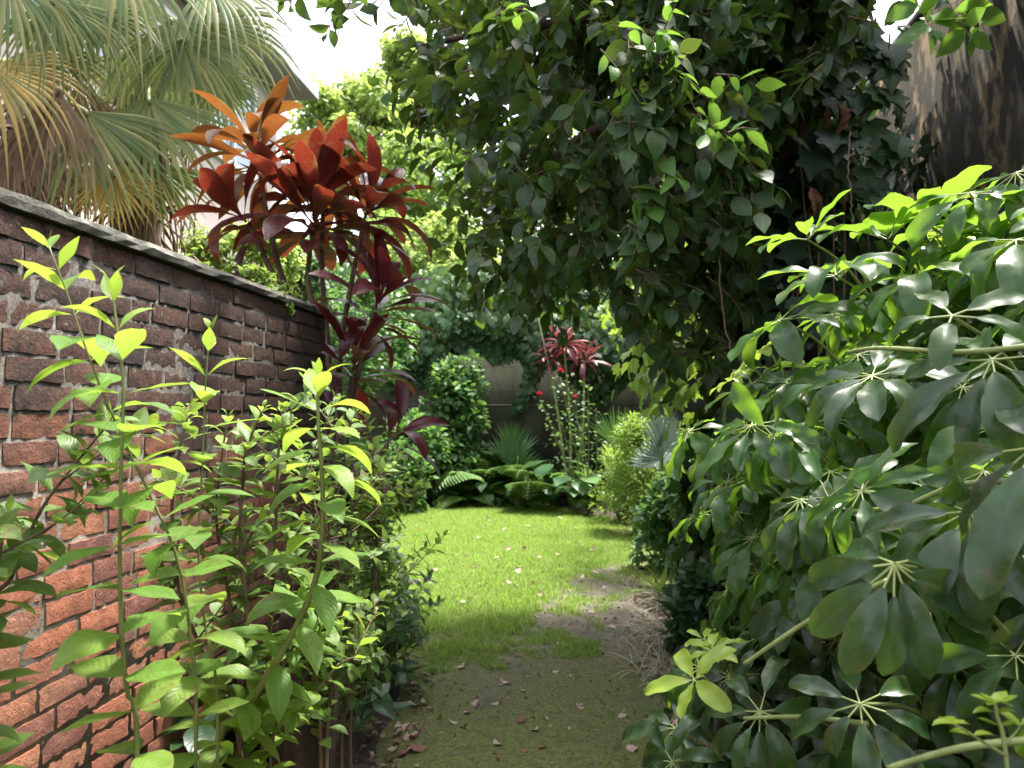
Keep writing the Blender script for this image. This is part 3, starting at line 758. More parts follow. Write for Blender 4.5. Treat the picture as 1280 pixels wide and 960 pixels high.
# single sprays against the sky
for pts in ([(600, 210, 4.3), (560, 170, 4.2), (520, 135, 4.15), (470, 104, 4.1)], [(580, 150, 4.3), (545, 118, 4.3), (500, 92, 4.3)], [(430, -40, 3.6), (418, 10, 3.6), (410, 42, 3.6)], [(385, -40, 3.6), (375, -8, 3.6), (355, 2, 3.6)],
            [(480, -30, 3.7), (478, 0, 3.7), (470, 14, 3.7)], [(610, 260, 4.4), (570, 230, 4.4), (530, 200, 4.4), (500, 175, 4.4)], [(560, 60, 4.0), (530, 55, 4.0), (505, 60, 4.0)], [(600, 300, 4.5), (570, 300, 4.5), (548, 310, 4.5)], [(440, -40, 3.5), (438, 0, 3.5), (425, 22, 3.5)], [(530, -30, 3.8), (510, 20, 3.8), (496, 36, 3.8)], [(450, -30, 3.7), (455, -6, 3.7)], [(640, 300, 4.6), (600, 330, 4.7), (570, 345, 4.8)], [(620, 240, 4.6), (590, 265, 4.7), (565, 270, 4.8)],
            [(1160, -40, 3.3), (1190, 10, 3.25), (1215, 50, 3.2)], [(1120, -40, 3.3), (1150, 10, 3.25), (1165, 40, 3.2)], [(1200, -40, 3.3), (1215, 0, 3.3), (1222, 25, 3.25)], [(1060, 20, 3.5), (1100, 30, 3.5), (1125, 38, 3.45)], [(1220, -40, 3.3), (1230, -10, 3.3)]):
    q = smooth_path(pxline(pts), 10); gtw.tube(q, np.linspace(.005, .002, 10), 4)
    yl = pts[0][0] > 1000
    shoot_leaves(gy if (yl and rnd(0, 1) < .6) else gl, q, .03, .045, .14, TREEL, .3, .4, pair=False)
gtw.build('twig', M['vine'], tree); gl.build('crown', M['tree'], tree); gy.build('young_foliage', M['tree_young'], tree)

# ivy clothing the trunk, and on the walls
ivt = thing('trunk_ivy', W(1000, 700, 4.3) * [1, 1, 0], 'broad leaved dark ivy clothing the trunk of the big tree', 'ivy')
gl, gs = Mesher(), Mesher()
k = 1500
z = rnd(.05, 3.15, k); th = rnd(-math.pi, math.pi, k)
cx, cy = tb[0] - .08, tb[1]
R = (.46 + .12 * np.sin(z * 3 + th * 2)) * np.where(z > 2.6, 1 - (z - 2.6) * .8, 1) + rnd(-.1, .14, k)
O = np.stack([cx + R * np.cos(th), cy + R * np.sin(th), z], -1)
out = np.stack([np.cos(th), np.sin(th), np.zeros(k)], -1)
D = nrm(np.array([0, 0, -1.]) + out * .35 + rng.normal(size=(k, 3)) * .3); U = nrm(out + UPV * .5 + rng.normal(size=(k, 3)) * .3)
gl.leaves(IVY, O, D, U, rnd(.1, .19, k))
for px, py, Y in ((1060, 75, 3.9), (1075, 62, 3.9), (1100, 65, 3.85), (1065, 105, 3.9), (1098, 110, 3.85), (1068, 150, 3.9), (1120, 165, 3.8), (1085, 175, 3.85), (1050, 165, 3.9), (1070, 130, 3.9), (1030, 200, 3.95), (1090, 220, 3.85), (1100, 235, 3.85), (1045, 40, 3.95), (1060, 20, 3.95), (1050, -5, 3.95), (1070, -10, 3.95), (1035, 10, 4.0), (1072, 35, 3.9)):
    for _ in range(3): gl.leaves(IVY, W(px + rnd(-22, 22), py + rnd(-14, 14), Y), [rnd(-.3, .5), -.4, -.6], [0, -.5, .9], rnd(.12, .19))
for q in range(14):
    a = rnd(-2.6, -.4); rr = .5
    P = [[cx + rr * math.cos(a + w_), cy + rr * math.sin(a + w_), zz] for zz, w_ in zip(np.linspace(rnd(0, .8), rnd(2, 3.1), 6), np.cumsum(rng.normal(size=6) * .1))]
    gs.tube(smooth_path(P, 16), .006, 5)
gl.build('foliage', M['ivy'], ivt); gs.build('stem', M['vine'], ivt)
for nm, (px, py, Y), lab in (('dead_leaf', (1015, 238, 3.7), 'large shrivelled brown leaf hanging in the dark ivy'), ('dead_leaf', (1037, 132, 3.75), 'narrow dried tan leaf hanging high in the dark ivy')):
    g = Mesher(); o = W(px, py, Y)
    tmpl = variants(LANCE, .2, (.9, 1.6, 2.4), nl=10, na=3, fold=2.2, wave=.9)
    for q in range(4 if py > 200 else 2): g.leaves(tmpl, o + rng.normal(size=3) * .014, [rnd(-.45, .45), rnd(-.3, .2), -1], [rnd(-1, 1), -1, .2], rnd(.1, .17), .55 if py < 200 else 1.0)
    tag(g.build(nm, M['dry'], origin=o), lab, 'leaf')
for pts, lab in (([(900, 150, 3.6), (903, 250, 3.55), (900, 330, 3.55), (905, 400, 3.6), (915, 442, 3.6)], 'long thin bare vine dangling in front of the dark ivy'), ([(1063, 165, 3.72), (1060, 210, 3.7), (1064, 250, 3.7), (1066, 290, 3.7)], 'short bare vine dangling beside the stained wall')):
    g = Mesher(); P = smooth_path(pxline(pts), 30); P += rng.normal(size=P.shape) * .003; g.tube(P, .0042, 5)
    tag(g.build('hanging_vine', M['vine'], origin=P[0]), lab, 'vine')

ivr = thing('wall_ivy', rwall(9.5, 0.0, .2), 'sunlit green ivy spreading over the right hand wall beyond the tree', 'ivy')
gl = Mesher(); k = 3400
s = rnd(5.4, 13.0, k); z = rnd(.2, 1, k) * (4.2 + .5 * np.sin(s * 2)); d = rnd(.03, .55, k) * (.5 + .5 * fbm(s * 1.2, z * 1.2, 77))
O = rwall(s, z, d); k = len(O)
gl.leaves(IVY, O, nrm(np.array([-.4, -.1, -.9]) + rng.normal(size=(k, 3)) * .3), nrm(-WN + UPV * .7 + rng.normal(size=(k, 3)) * .3), rnd(.09, .17, k))
gl.build('foliage', M['ivy'], ivr)
gl = Mesher()
for px, py, Y, n in ((810, 330, 7.5, 50), (840, 360, 7.2, 70), (830, 410, 7.2, 80), (800, 400, 8.5, 70), (860, 420, 7, 50), (820, 460, 7.4, 60), (850, 480, 7.2, 40), (775, 385, 9.5, 40), (800, 350, 8.0, 50), (870, 500, 7, 30)):
    c = W(px, py, Y); o = c + rng.normal(size=(n, 3)) * [.16, .25, .17]
    gl.leaves(IVY, o, nrm(np.array([-.3, -.3, -.8]) + rng.normal(size=(n, 3)) * .35), nrm(np.array([-.5, .1, .9]) + rng.normal(size=(n, 3)) * .3), rnd(.1, .16, n))
gl.build('bright_foliage', M['nandina'], ivr)

ivb = thing('back_wall_ivy', (-1.2, BWY - .3, 0), 'pale speckled ivy hanging over the top of the back wall', 'ivy')
gl = Mesher(); k = 13000
x = rnd(-5.5, 4.0, k)
low = 2.08 + .6 * fbm(x * 1.6, x * 0 + 2, 51) - .5 * np.exp(-((x + 2.0) / .5) ** 2) - .55 * np.exp(-((x - .35) / .12) ** 2) - .8 * np.exp(-((x - 1.6) / .6) ** 2) - .4 * np.exp(-((x + 1.35) / .25) ** 2)
top = 3.75 + .5 * fbm(x * 1.1, x * 0 + 7, 52)
z = low + (top - low) * rnd(0, 1, k) ** 1.1
y = BWY - rnd(.02, .55, k) * np.clip((z - low) * 1.5, .15, 1) + np.where(z > 3.2, rnd(0, .5, k), 0)
gl.leaves(IVY + SMALL, np.stack([x, y, z], -1), nrm(np.array([0, -.35, -.9]) + rng.normal(size=(k, 3)) * .35), nrm(np.array([0, -.8, .7]) + rng.normal(size=(k, 3)) * .35), rnd(.09, .17, k))
gl.build('foliage', M['ivy_far'], ivb)
st = thing('ivy_strand', W(663, 430, 13.2), 'single ivy strand trailing down the middle of the back wall', 'ivy')
gl, gs = Mesher(), Mesher()
P = smooth_path(pxline([(668, 405, 13.2), (664, 440, 13.2), (661, 465, 13.2), (655, 490, 13.2), (646, 505, 13.2)]), 30); gs.tube(P, .006, 5)
o = np.repeat(P, 4, 0) + rng.normal(size=(120, 3)) * [.05, .02, .05] - [0, .04, 0]
gl.leaves(IVY, o, nrm(np.array([0, -.3, -.9]) + rng.normal(size=(120, 3)) * .35), nrm(np.array([0, -.8, .7]) + rng.normal(size=(120, 3)) * .3), rnd(.08, .13, 120))
gl.build('foliage', M['ivy_far'], st); gs.build('stem', M['vine'], st)

# ------------------------------------------------------------------ umbrella shrub on the right
um = thing('umbrella_shrub', (1.75, 2.2, 0), 'large glossy umbrella shrub with drooping fingered leaves beside the path', 'shrub')
uc = np.array([1.97, 2.15, .8]); ur = np.array([1.44, 1.5, 1.33])
gl, gs, gw = Mesher(), Mesher(), Mesher()
glo = Mesher()                                 # leaves low down and near, with shade put into their colour
def whorl(c, a, n, L, gl=gl, gs=gs, spread=.35, stalk=.05, droopbias=0., core=None, pr=.0035):
    a = nrm(a); e1 = nrm(np.cross(a, [.3, .2, .93]) + 1e-6); e2 = np.cross(a, e1)
    th = np.arange(n) * 2 * math.pi / n + rnd(0, 6) + rnd(-.15, .15, n)
    rad = np.cos(th)[:, None] * e1 + np.sin(th)[:, None] * e2
    D = nrm(rad + a * (spread + rnd(-.2, .2, n))[:, None] + np.array([0, 0, -droopbias]))
    sl = stalk * rnd(.7, 1.3, n)
    O = c + D * sl[:, None]
    for q in range(n):
        gs.tube(np.array([c, c + D[q] * sl[q] * .5, O[q] + D[q] * .004]), [pr * .55, pr * .45, pr * .4], 4, cap=False)
    gl.leaves(SCHEF, O, D, nrm(a + rng.normal(size=(n, 3)) * .15), L * rnd(.72, 1.12, n), rnd(.85, 1.15, n))
    if core is not None:
        mid = (c + core) / 2 + np.array([0, 0, .03])
        gs.tube(smooth_path([core, mid, c], 8), np.linspace(pr, pr * .7, 8), 5, cap=False)
cnt = 0
while cnt < 1300:
    q = nrm(rng.normal(size=3))
    if q[2] < -.75 or (q[2] < .35 and rnd(0, 1) < .35): continue
    sh = rnd(.75, 1.03) if cnt < 980 else rnd(.4, .75)
    p = uc + ur * q * sh * (1 + .1 * math.sin(q[0] * 9 + q[2] * 7))
    if p[2] < .12 or p[0] > 2.75 or p[1] < .82 or (p[0] / p[1] > 1.3 and p[2] < 1.3) or p[0] / p[1] > 2.2: continue
    if p[1] > 3.4 and q[1] > .4: continue
    a = nrm(q * [.8, .8, .5] + UPV * .8 + np.array([-.12, -.3, 0]) + rng.normal(size=3) * .25)
    core = p - nrm(a + q) * rnd(.16, .28)
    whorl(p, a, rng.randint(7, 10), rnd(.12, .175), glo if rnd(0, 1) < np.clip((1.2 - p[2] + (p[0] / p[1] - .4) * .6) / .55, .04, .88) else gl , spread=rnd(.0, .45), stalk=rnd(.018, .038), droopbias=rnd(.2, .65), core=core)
    cnt += 1
# whorls the photo shows at close range
for px, py, Y, n, L, a, sp, db in ((1118, 705, 1.1, 9, .185, (-.2, -.75, .5), -.1, .65), (1000, 625, 1.6, 8, .15, (-.4, -.4, .8), .1, .5), (1090, 470, 1.7, 9, .17, (-.4, -.3, .8), .2, .3), (1145, 345, 1.9, 8, .17, (-.3, -.1, .9), .3, .2), (1045, 345, 2.0, 9, .17, (-.3, -.1, .9), .45, .1), (975, 400, 2.1, 8, .17, (-.5, -.1, .8), .2, .3),
                           (1240, 450, 1.25, 8, .17, (-.4, -.4, .8), .1, .45), (1190, 395, 1.3, 5, .1, (-.3, -.5, .8), .3, .3), (1290, 560, 1.05, 7, .17, (-.6, -.4, .7), 0, .5), (1210, 640, 1.15, 9, .17, (-.3, -.5, .8), 0, .5), (950, 890, 1.7, 9, .15, (-.4, -.5, .7), .2, .35), (1075, 880, 1.4, 8, .15, (-.3, -.6, .7), .1, .4), (905, 540, 2.3, 8, .17, (-.6, -.1, .8), .1, .45),
                           (860, 540, 2.6, 7, .16, (-.7, -.1, .6), .1, .5), (920, 640, 2.2, 8, .17, (-.7, -.2, .5), 0, .7), (1160, 280, 2.1, 8, .17, (-.1, 0, 1), .7, 0), (1110, 300, 2.15, 8, .17, (-.2, 0, 1), .7, 0), (1230, 290, 2.0, 8, .17, (-.1, 0, 1), .5, .1), (1270, 300, 1.7, 8, .18, (-.3, -.2, .9), .2, .3), (940, 480, 2.3, 8, .16, (-.5, 0, .8), .3, .2), (1010, 300, 2.25, 7, .15, (-.3, 0, 1), .5, 0)):
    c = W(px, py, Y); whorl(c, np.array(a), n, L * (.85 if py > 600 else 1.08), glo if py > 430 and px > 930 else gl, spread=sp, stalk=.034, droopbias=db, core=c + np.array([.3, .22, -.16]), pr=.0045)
for k in range(16):
    a = rnd(0, 6.28); b = uc * [1, 1, 0] + [math.cos(a) * .45, math.sin(a) * .45, 0]; tz_ = uc + ur * np.array([math.cos(a) * .62, math.sin(a) * .62, rnd(.2, .7)])
    gw.tube(smooth_path([b, b + [0, 0, .5], tz_ * .6 + b * .4 + [0, 0, .2], tz_], 18), np.linspace(.022, .008, 18), 7)
gw.build('stem', M['brownstem'], um)
for pts in ([(1300, 600, 1.2), (1200, 606, 1.25), (1130, 632, 1.35), (1060, 640, 1.5)], [(1085, 905, 1.45), (1000, 896, 1.6), (930, 898, 1.7)], [(1110, 725, 1.45), (1020, 770, 1.5), (930, 830, 1.6)], [(1290, 925, 1.0), (1200, 935, 1.05), (1110, 960, 1.1)], [(1290, 432, 1.25), (1200, 440, 1.3), (1100, 435, 1.5), (1060, 440, 1.7)]):
    gs.tube(smooth_path(pxline(pts), 20), np.linspace(.0055, .004, 20), 6)
gl.build('foliage', M['schef'], um); o = glo.build('shade_toned_foliage', M['schef_shade'], um); o['label'] = 'dark glossy leaves with shade in their colour'; gs.build('petiole', M['palestem'], um)
gy, gys = Mesher(), Mesher()
for px, py, Y, n, L, a in ((868, 850, 1.75, 5, .11, (-.6, -.3, .6)), (890, 815, 1.9, 6, .07, (-.2, -.3, .9)), (880, 800, 2.0, 5, .06, (-.2, -.3, .9)), (900, 805, 1.95, 5, .06, (.2, -.3, .9)), (915, 475, 2.35, 5, .08, (-.5, 0, .8)), (935, 465, 2.3, 4, .06, (-.3, 0, .9)), (1180, 310, 2.3, 6, .12, (0, 0, 1)), (1250, 345, 1.9, 6, .12, (0, 0, 1)), (950, 440, 2.3, 6, .09, (-.4, 0, .9))):
    gy, gys = Mesher(), Mesher()
    whorl(W(px, py, Y), np.array(a), n, L, gy, gys, .4, .008, .1, core=W(px + 25, py + 25, Y + .12))
    o = gy.build('young_shoot', M['schef_young'], um); o['label'] = 'yellow green young leaves'
    gys.build('young_stalk', M['palestem'], o)
# pale budding shoot in the near corner
bs = thing('budding_shoot', W(1250, 985, .95), 'pale yellow budding shoot in the near right corner', 'plant')
gs, gl = Mesher(), Mesher()
q1 = smooth_path(pxline([(1262, 985, .95), (1254, 920, .95), (1246, 895, .95), (1244, 878, .95)]), 12); q2 = smooth_path(pxline([(1258, 945, .95), (1225, 925, .94), (1205, 912, .93), (1192, 905, .93)]), 12)
q3 = smooth_path(pxline([(1256, 930, .95), (1270, 915, .95), (1276, 905, .95)]), 8)
for q, r in ((q1, .003), (q2, .002), (q3, .0018)):
    gs.tube(q, np.linspace(r, r * .7, len(q)), 6)
for q, n in ((q1, 8), (q2, 4), (q3, 3)):
    th = np.arange(n) * 6.283 / n
    D = np.stack([np.cos(th), np.sin(th) * .6, .35 + .2 * np.sin(th * 3)], -1)
    gl.leaves(SMALL, np.repeat(q[-1:], n, 0), D, UPV, rnd(.018, .032, n), 1.0)
for q in (q1[5], q2[5], q1[8]): gl.leaves(SMALL, np.array([q, q]), [[-1, 0, .4], [1, -.2, .5]], UPV, [.03, .025])
gs.build('stem', M['palestem'], bs); gl.build('bud', M['schef_young'], bs)

# ------------------------------------------------------------------ shrubs in the left foreground
def gb(px, py, Y):
    p = W(px, py, Y); return np.array([p[0], p[1], 0.0])
def down(pts):
    """stem from the ground below its first point"""
    P = pxline(pts); a = P[0].copy(); a[2] = 0.0
    return [a] + P
tallgrp = 'tall opposite leaved shoots by the brick wall'
shrub('shrub', gb(172, 960, 1.35), 'tallest near shoot with broad rounded lower leaves', 'shrub', [down([(172, 955, 1.38), (158, 860, 1.36), (150, 740, 1.34), (151, 600, 1.33), (154, 480, 1.33), (145, 400, 1.33), (139, 350, 1.33)])], 'shoot', 'greenstem', .125, OVA, .12, first=.62, r0=.0055, tipmat='shoot_tip', lift=.35, droop=.2, tip_n=3)
shrub('shrub', gb(230, 940, 1.5), 'leaning shoot with yellow green leaves climbing highest on the brick wall', 'shrub', [down([(245, 930, 1.55), (240, 810, 1.55), (222, 700, 1.52), (188, 620, 1.5), (152, 545, 1.48), (118, 465, 1.45), (85, 370, 1.43), (60, 305, 1.42)])], 'shoot', 'greenstem', .118, OVA, .1, first=.75, r0=.0045, tipmat='shoot_tip', lift=.3, droop=.15, tip_n=5)
shrub('shrub', gb(262, 930, 1.75), 'slim upright shoot with narrow leaves before the middle of the brick wall', 'shrub', [down([(272, 900, 1.75), (256, 780, 1.75), (248, 690, 1.75), (253, 580, 1.75), (257, 480, 1.75), (263, 412, 1.75)])], 'shoot', 'greenstem', .125, LAN, .14, first=.6, r0=.0042, tipmat='shoot_tip', lift=.3, droop=.1, tip_n=4, width=1.25)
shrub('shrub', gb(270, 950, 1.85), 'bright bushy shoot with crowded lance shaped leaves at its tip', 'shrub', [down([(268, 950, 1.85), (305, 890, 1.83), (350, 820, 1.8), (388, 745, 1.78), (402, 680, 1.76), (403, 600, 1.75), (398, 530, 1.74), (397, 470, 1.74)])], 'shoot', 'greenstem', .155, LAN, .085, first=.55, r0=.011, tipmat='shoot_tip', lift=.25, droop=.2, tip_n=7, width=1.05)
sA = [[(266, 955, 1.95), (305, 860, 1.95), (308, 760, 1.95), (300, 660, 1.95), (310, 560, 1.95), (330, 510, 1.95)], [(266, 955, 1.95), (300, 880, 1.97), (285, 740, 1.98), (270, 640, 2.0), (285, 520, 2.0)], [(330, 900, 2.1), (340, 760, 2.1), (345, 640, 2.1), (350, 540, 2.1), (360, 510, 2.1)], [(300, 930, 2.2), (230, 760, 2.1), (215, 640, 2.1), (225, 560, 2.1), (235, 520, 2.1)]]
shrub('bush', gb(290, 950, 2.05), 'many stemmed woody bush with small crowded leaves against the brick wall', 'shrub', [down(s) for s in sA], 'shrub_mid', 'brownstem', .085, OVA, .075, first=.75, r0=.008, tipmat='shoot_tip', twigs=6, twiglen=.16, tip_n=4)
sB = [[(-30, 840, 1.45), (15, 720, 1.5), (50, 640, 1.5), (90, 585, 1.5), (140, 525, 1.5)], [(-40, 900, 1.35), (-15, 760, 1.35), (0, 690, 1.35), (10, 640, 1.35)]]
shrub('bush', gb(0, 900, 1.45), 'leafy bush at the left edge with veined spreading leaves', 'shrub', [down(s) for s in sB], 'shrub_mid', 'brownstem', .1, OVA, .085, first=.85, r0=.006, tipmat='shoot', twigs=4, twiglen=.16, tip_n=2)
sC = [[(410, 900, 2.6), (430, 760, 2.6), (440, 640, 2.6), (430, 560, 2.6), (445, 515, 2.6)], [(430, 900, 2.9), (470, 760, 2.9), (470, 640, 2.9), (465, 560, 2.9)], [(440, 880, 3.1), (465, 720, 3.1), (485, 620, 3.1), (500, 560, 3.1)], [(400, 900, 2.5), (380, 760, 2.5), (370, 640, 2.5), (375, 560, 2.5)], [(430, 880, 2.9), (460, 790, 2.9), (470, 700, 2.9), (480, 640, 2.9)]]
shrub('bush', gb(425, 900, 2.75), 'light green airy bush between the near shoots and the lawn', 'shrub', [down(s) for s in sC], 'shrub_mid', 'brownstem', .08, LAN, .07, first=.45, r0=.007, tipmat='shoot', twigs=12, twiglen=.28, tip_n=3, width=1.3)
sD = [[(300, 930, 1.9), (345, 850, 1.9), (380, 790, 1.9), (430, 770, 1.9)], [(310, 930, 1.95), (380, 880, 1.95), (425, 830, 1.95), (455, 820, 1.95)], [(340, 930, 2.0), (390, 830, 2.0), (400, 760, 2.0), (380, 720, 2.0)]]
shrub('bush', gb(320, 940, 1.95), 'low spreading branch with rounded pale green leaves over the dark stumps', 'shrub', [down(s) for s in sD], 'shoot', 'brownstem', .075, OVA, .07, first=.5, r0=.006, tipmat='shoot_tip', twigs=4, twiglen=.16, tip_n=2)
sE = [[(460, 840, 4.3), (450, 740, 4.3), (440, 650, 4.3), (440, 560, 4.3)], [(465, 840, 4.5), (468, 740, 4.5), (465, 650, 4.5), (468, 600, 4.5)], [(470, 840, 4.2), (440, 740, 4.2), (430, 640, 4.2), (420, 560, 4.2)], [(470, 840, 4.4), (485, 790, 4.4), (500, 770, 4.4)]]
shrub('bush', gb(485, 830, 4.4), 'rounded green bush at the near left corner of the lawn', 'shrub', [down(s) for s in sE], 'bed', 'brownstem', .09, SMALL, .07, first=.2, r0=.009, tipmat='shrub_mid', twigs=14, twiglen=.28, tip_n=3)
# dark undergrowth
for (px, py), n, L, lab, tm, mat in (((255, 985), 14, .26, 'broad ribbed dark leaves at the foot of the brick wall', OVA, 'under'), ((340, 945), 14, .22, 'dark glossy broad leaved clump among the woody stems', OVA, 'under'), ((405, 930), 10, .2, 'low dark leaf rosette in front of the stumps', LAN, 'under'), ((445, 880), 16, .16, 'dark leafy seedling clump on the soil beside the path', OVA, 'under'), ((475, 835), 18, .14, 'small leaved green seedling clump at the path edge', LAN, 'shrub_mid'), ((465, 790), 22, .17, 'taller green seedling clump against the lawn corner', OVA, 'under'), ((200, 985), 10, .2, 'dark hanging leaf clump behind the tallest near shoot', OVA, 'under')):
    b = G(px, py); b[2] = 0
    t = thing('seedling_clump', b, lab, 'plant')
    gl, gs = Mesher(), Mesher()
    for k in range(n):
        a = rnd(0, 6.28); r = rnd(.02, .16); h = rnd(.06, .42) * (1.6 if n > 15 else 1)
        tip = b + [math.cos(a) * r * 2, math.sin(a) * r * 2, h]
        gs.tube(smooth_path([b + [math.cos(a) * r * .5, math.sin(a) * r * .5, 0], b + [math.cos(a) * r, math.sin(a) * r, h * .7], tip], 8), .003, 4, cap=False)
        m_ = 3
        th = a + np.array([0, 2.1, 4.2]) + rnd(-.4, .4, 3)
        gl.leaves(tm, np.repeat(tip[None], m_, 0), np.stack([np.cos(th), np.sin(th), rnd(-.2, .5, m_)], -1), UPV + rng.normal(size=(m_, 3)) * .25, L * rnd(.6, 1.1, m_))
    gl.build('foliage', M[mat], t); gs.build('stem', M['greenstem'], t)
# strap leaf plant leaning over the path edge
b = G(478, 862); b[2] = 0
t = thing('strap_plant', b, 'tuft of arching strap leaves at the left path edge', 'plant')
gl = Mesher(); 
gl.leaves(STRAPS, np.repeat(b[None], 9, 0) + [0, 0, .02], np.array([[.8, -.2, .7], [.5, .2, .9], [1, -.4, .45], [.2, .3, 1], [-.3, -.2, 1], [.6, .5, .8], [.9, .2, .5], [0, -.5, 1], [.7, -.6, .8]]), UPV, rnd(.3, .45, 9), 1.0); gl.build('foliage', M['shrub_mid'], t)
# dark stumps with a tangle of twigs
for (px, py, Y, h, r, lab) in ((372, 930, 2.62, .95, .05, 'dark damp stump with thick split bark'), (398, 930, 2.7, 1.05, .055, 'tallest dark stump under a tangle of brown twigs'), (350, 930, 2.75, .8, .035, 'thin reddish brown stump behind the low branch')):
    b = gb(px, py, Y); t = thing('tree_stump', b, lab, 'stump')
    g = Mesher(); P = smooth_path([b + [0, 0, -.03], b + [.01, 0, h * .5], b + [.02, .02, h]], 14); g.tube(P, r * (1 + .12 * np.sin(np.arange(14) * 1.3)) * np.linspace(1.15, .8, 14), 11); g.build('trunk', M['stump'], t)
    g = Mesher()
    for k in range(26 if r > .05 else 8):
        a = rnd(0, 6.28); q = P[rng.randint(9, 14)]
        v = np.array([math.cos(a) * rnd(.05, .2), math.sin(a) * rnd(.05, .2), rnd(-.12, .32)])
        g.tube(smooth_path([q, q + v * .5 + rng.normal(size=3) * .03, q + v], 7), np.linspace(.004, .002, 7), 4, cap=False)
    g.build('twig', M['brownstem'], t)

# ------------------------------------------------------------------ red cordyline
cb = gb(425, 760, 4.75)
co = thing('cordyline', cb, 'tall red and orange leaved cordyline at the end of the brick wall', 'plant')
heads = [  # px, py, Y, axis, n leaves, length, material, stem mid points
    ((392, 285), 4.7, (.05, 0, 1), 36, .66, 'cord', [(415, 600), (400, 430), (385, 350)]),
    ((325, 205), 4.75, (-.3, 0, 1), 26, .56, 'cord_orange', [(410, 600), (380, 440), (345, 320), (330, 250)]),
    ((455, 275), 4.85, (.35, .1, .9), 30, .58, 'cord', [(425, 600), (425, 450), (440, 350)]),
    ((466, 395), 4.6, (.4, -.1, .9), 24, .54, 'cord_dark', [(430, 600), (440, 500)]),
    ((312, 282), 4.6, (-.6, -.1, .7), 20, .52, 'cord', [(405, 580), (375, 430), (335, 330)]),
    ((440, 470), 4.55, (.1, -.1, 1), 20, .5, 'cord_dark', [(430, 600)]),
    ((405, 235), 5.0, (.1, .1, 1), 20, .5, 'cord_orange', [(420, 600), (410, 430), (402, 330)]),
    ((485, 555), 4.3, (.5, -.3, .6), 12, .42, 'cord_dark', [(440, 640)]),
]
for (px, py), Y, ax, n, L, mat, st_ in heads:
    c = W(px, py, Y); P = smooth_path([cb + rng.normal(size=3) * [.05, .05, 0]] + [W(a, b_, Y) for a, b_ in st_] + [c], 26)
    g = Mesher(); g.tube(P, np.linspace(.022, .014, 26) * (1 + .05 * (np.arange(26) % 2)), 8)
    s_ = g.build('stem', M['brownstem'], co)
    a = nrm(np.array(ax)); e1 = nrm(np.cross(a, [.1, .99, 0])); e2 = np.cross(a, e1)
    th = np.arange(n) * 2.399 + rnd(0, 6); f = np.linspace(0, 1, n)
    el = 1.3 - 1.4 * f + rnd(-.15, .15, n)
    rad = np.cos(th)[:, None] * e1 + np.sin(th)[:, None] * e2
    D = rad * np.cos(el)[:, None] + a * np.sin(el)[:, None]
    g = Mesher(); g.leaves(CORD, c + a * ((.12 - .2 * f))[:, None], D, nrm(a + rad * -.2 + rng.normal(size=(n, 3)) * .2), L * (.62 + .38 * np.sin(f * 2.6 + .3)) * rnd(.85, 1.1, n), rnd(.85, 1.15, n))
    g.build('leaf_head', M[mat], co)

# ------------------------------------------------------------------ fan palms behind the brick wall
def frond(parent, hub, d, n, R, mat, root=None, fan=1.75, segs=30, droopk=.9, split=.5):
    d = nrm(np.array(d, float)); n = np.array(n, float); n = nrm(n - d * (n @ d)); s = np.cross(d, n)
    hub = np.array(hub); g = Mesher(); da = 2 * fan / segs
    for i in range(segs):
        a = -fan + da * (i + .5) + rnd(-.25, .25) * da
        dr = d * math.cos(a) + s * math.sin(a); sd = -d * math.sin(a) + s * math.cos(a)
        L = R * (.78 + .22 * math.cos(a * .7)) * rnd(.92, 1.06)
        t = np.linspace(.02, 1, 9)
        hang = np.maximum(t - split, 0) ** 2
        k = droopk * rnd(.7, 1.4)
        p = hub + dr * (L * (t - .25 * k * hang))[:, None] + n * (-.12 * R * np.abs(math.sin(a)) * t)[:, None] + np.array([0, 0, -1.0]) * (k * L * hang)[:, None]
        w = np.where(t < split, t * math.tan(da / 2) * L * 1.03, np.interp(t, [split, .7, 1], [split * math.tan(da / 2) * L * .95, .6 * split * math.tan(da / 2) * L, .0008]))
        tw = rnd(-.5, .5) * np.maximum(t - split, 0) * 2.5
        sx = sd * np.cos(tw)[:, None] + n * np.sin(tw)[:, None]
        V = np.stack([p - sx * w[:, None], p + n * (w * .45)[:, None], p + sx * w[:, None]], 1).reshape(-1, 3)
        ii = np.arange(8)[:, None] * 3; jj = np.arange(2)[None]
        g.add(V, np.stack([ii + jj, ii + jj + 1, ii + jj + 4, ii + jj + 3], -1).reshape(-1, 4), np.stack([np.tile([0, .5, 1], 9), np.repeat(t, 3)], -1))
    fr = g.build('frond', M[mat], parent)
    if root is not None:
        g = Mesher(); r = np.array(root); mid = (hub + r) / 2 + np.array([0, 0, .12])
        g.tube(smooth_path([r, mid, hub, hub + d * R * .06], 14), np.linspace(.022, .01, 14), 6); g.build('stalk', M['palestem'] if 'dead' not in mat else M['vine'], fr)
    return fr
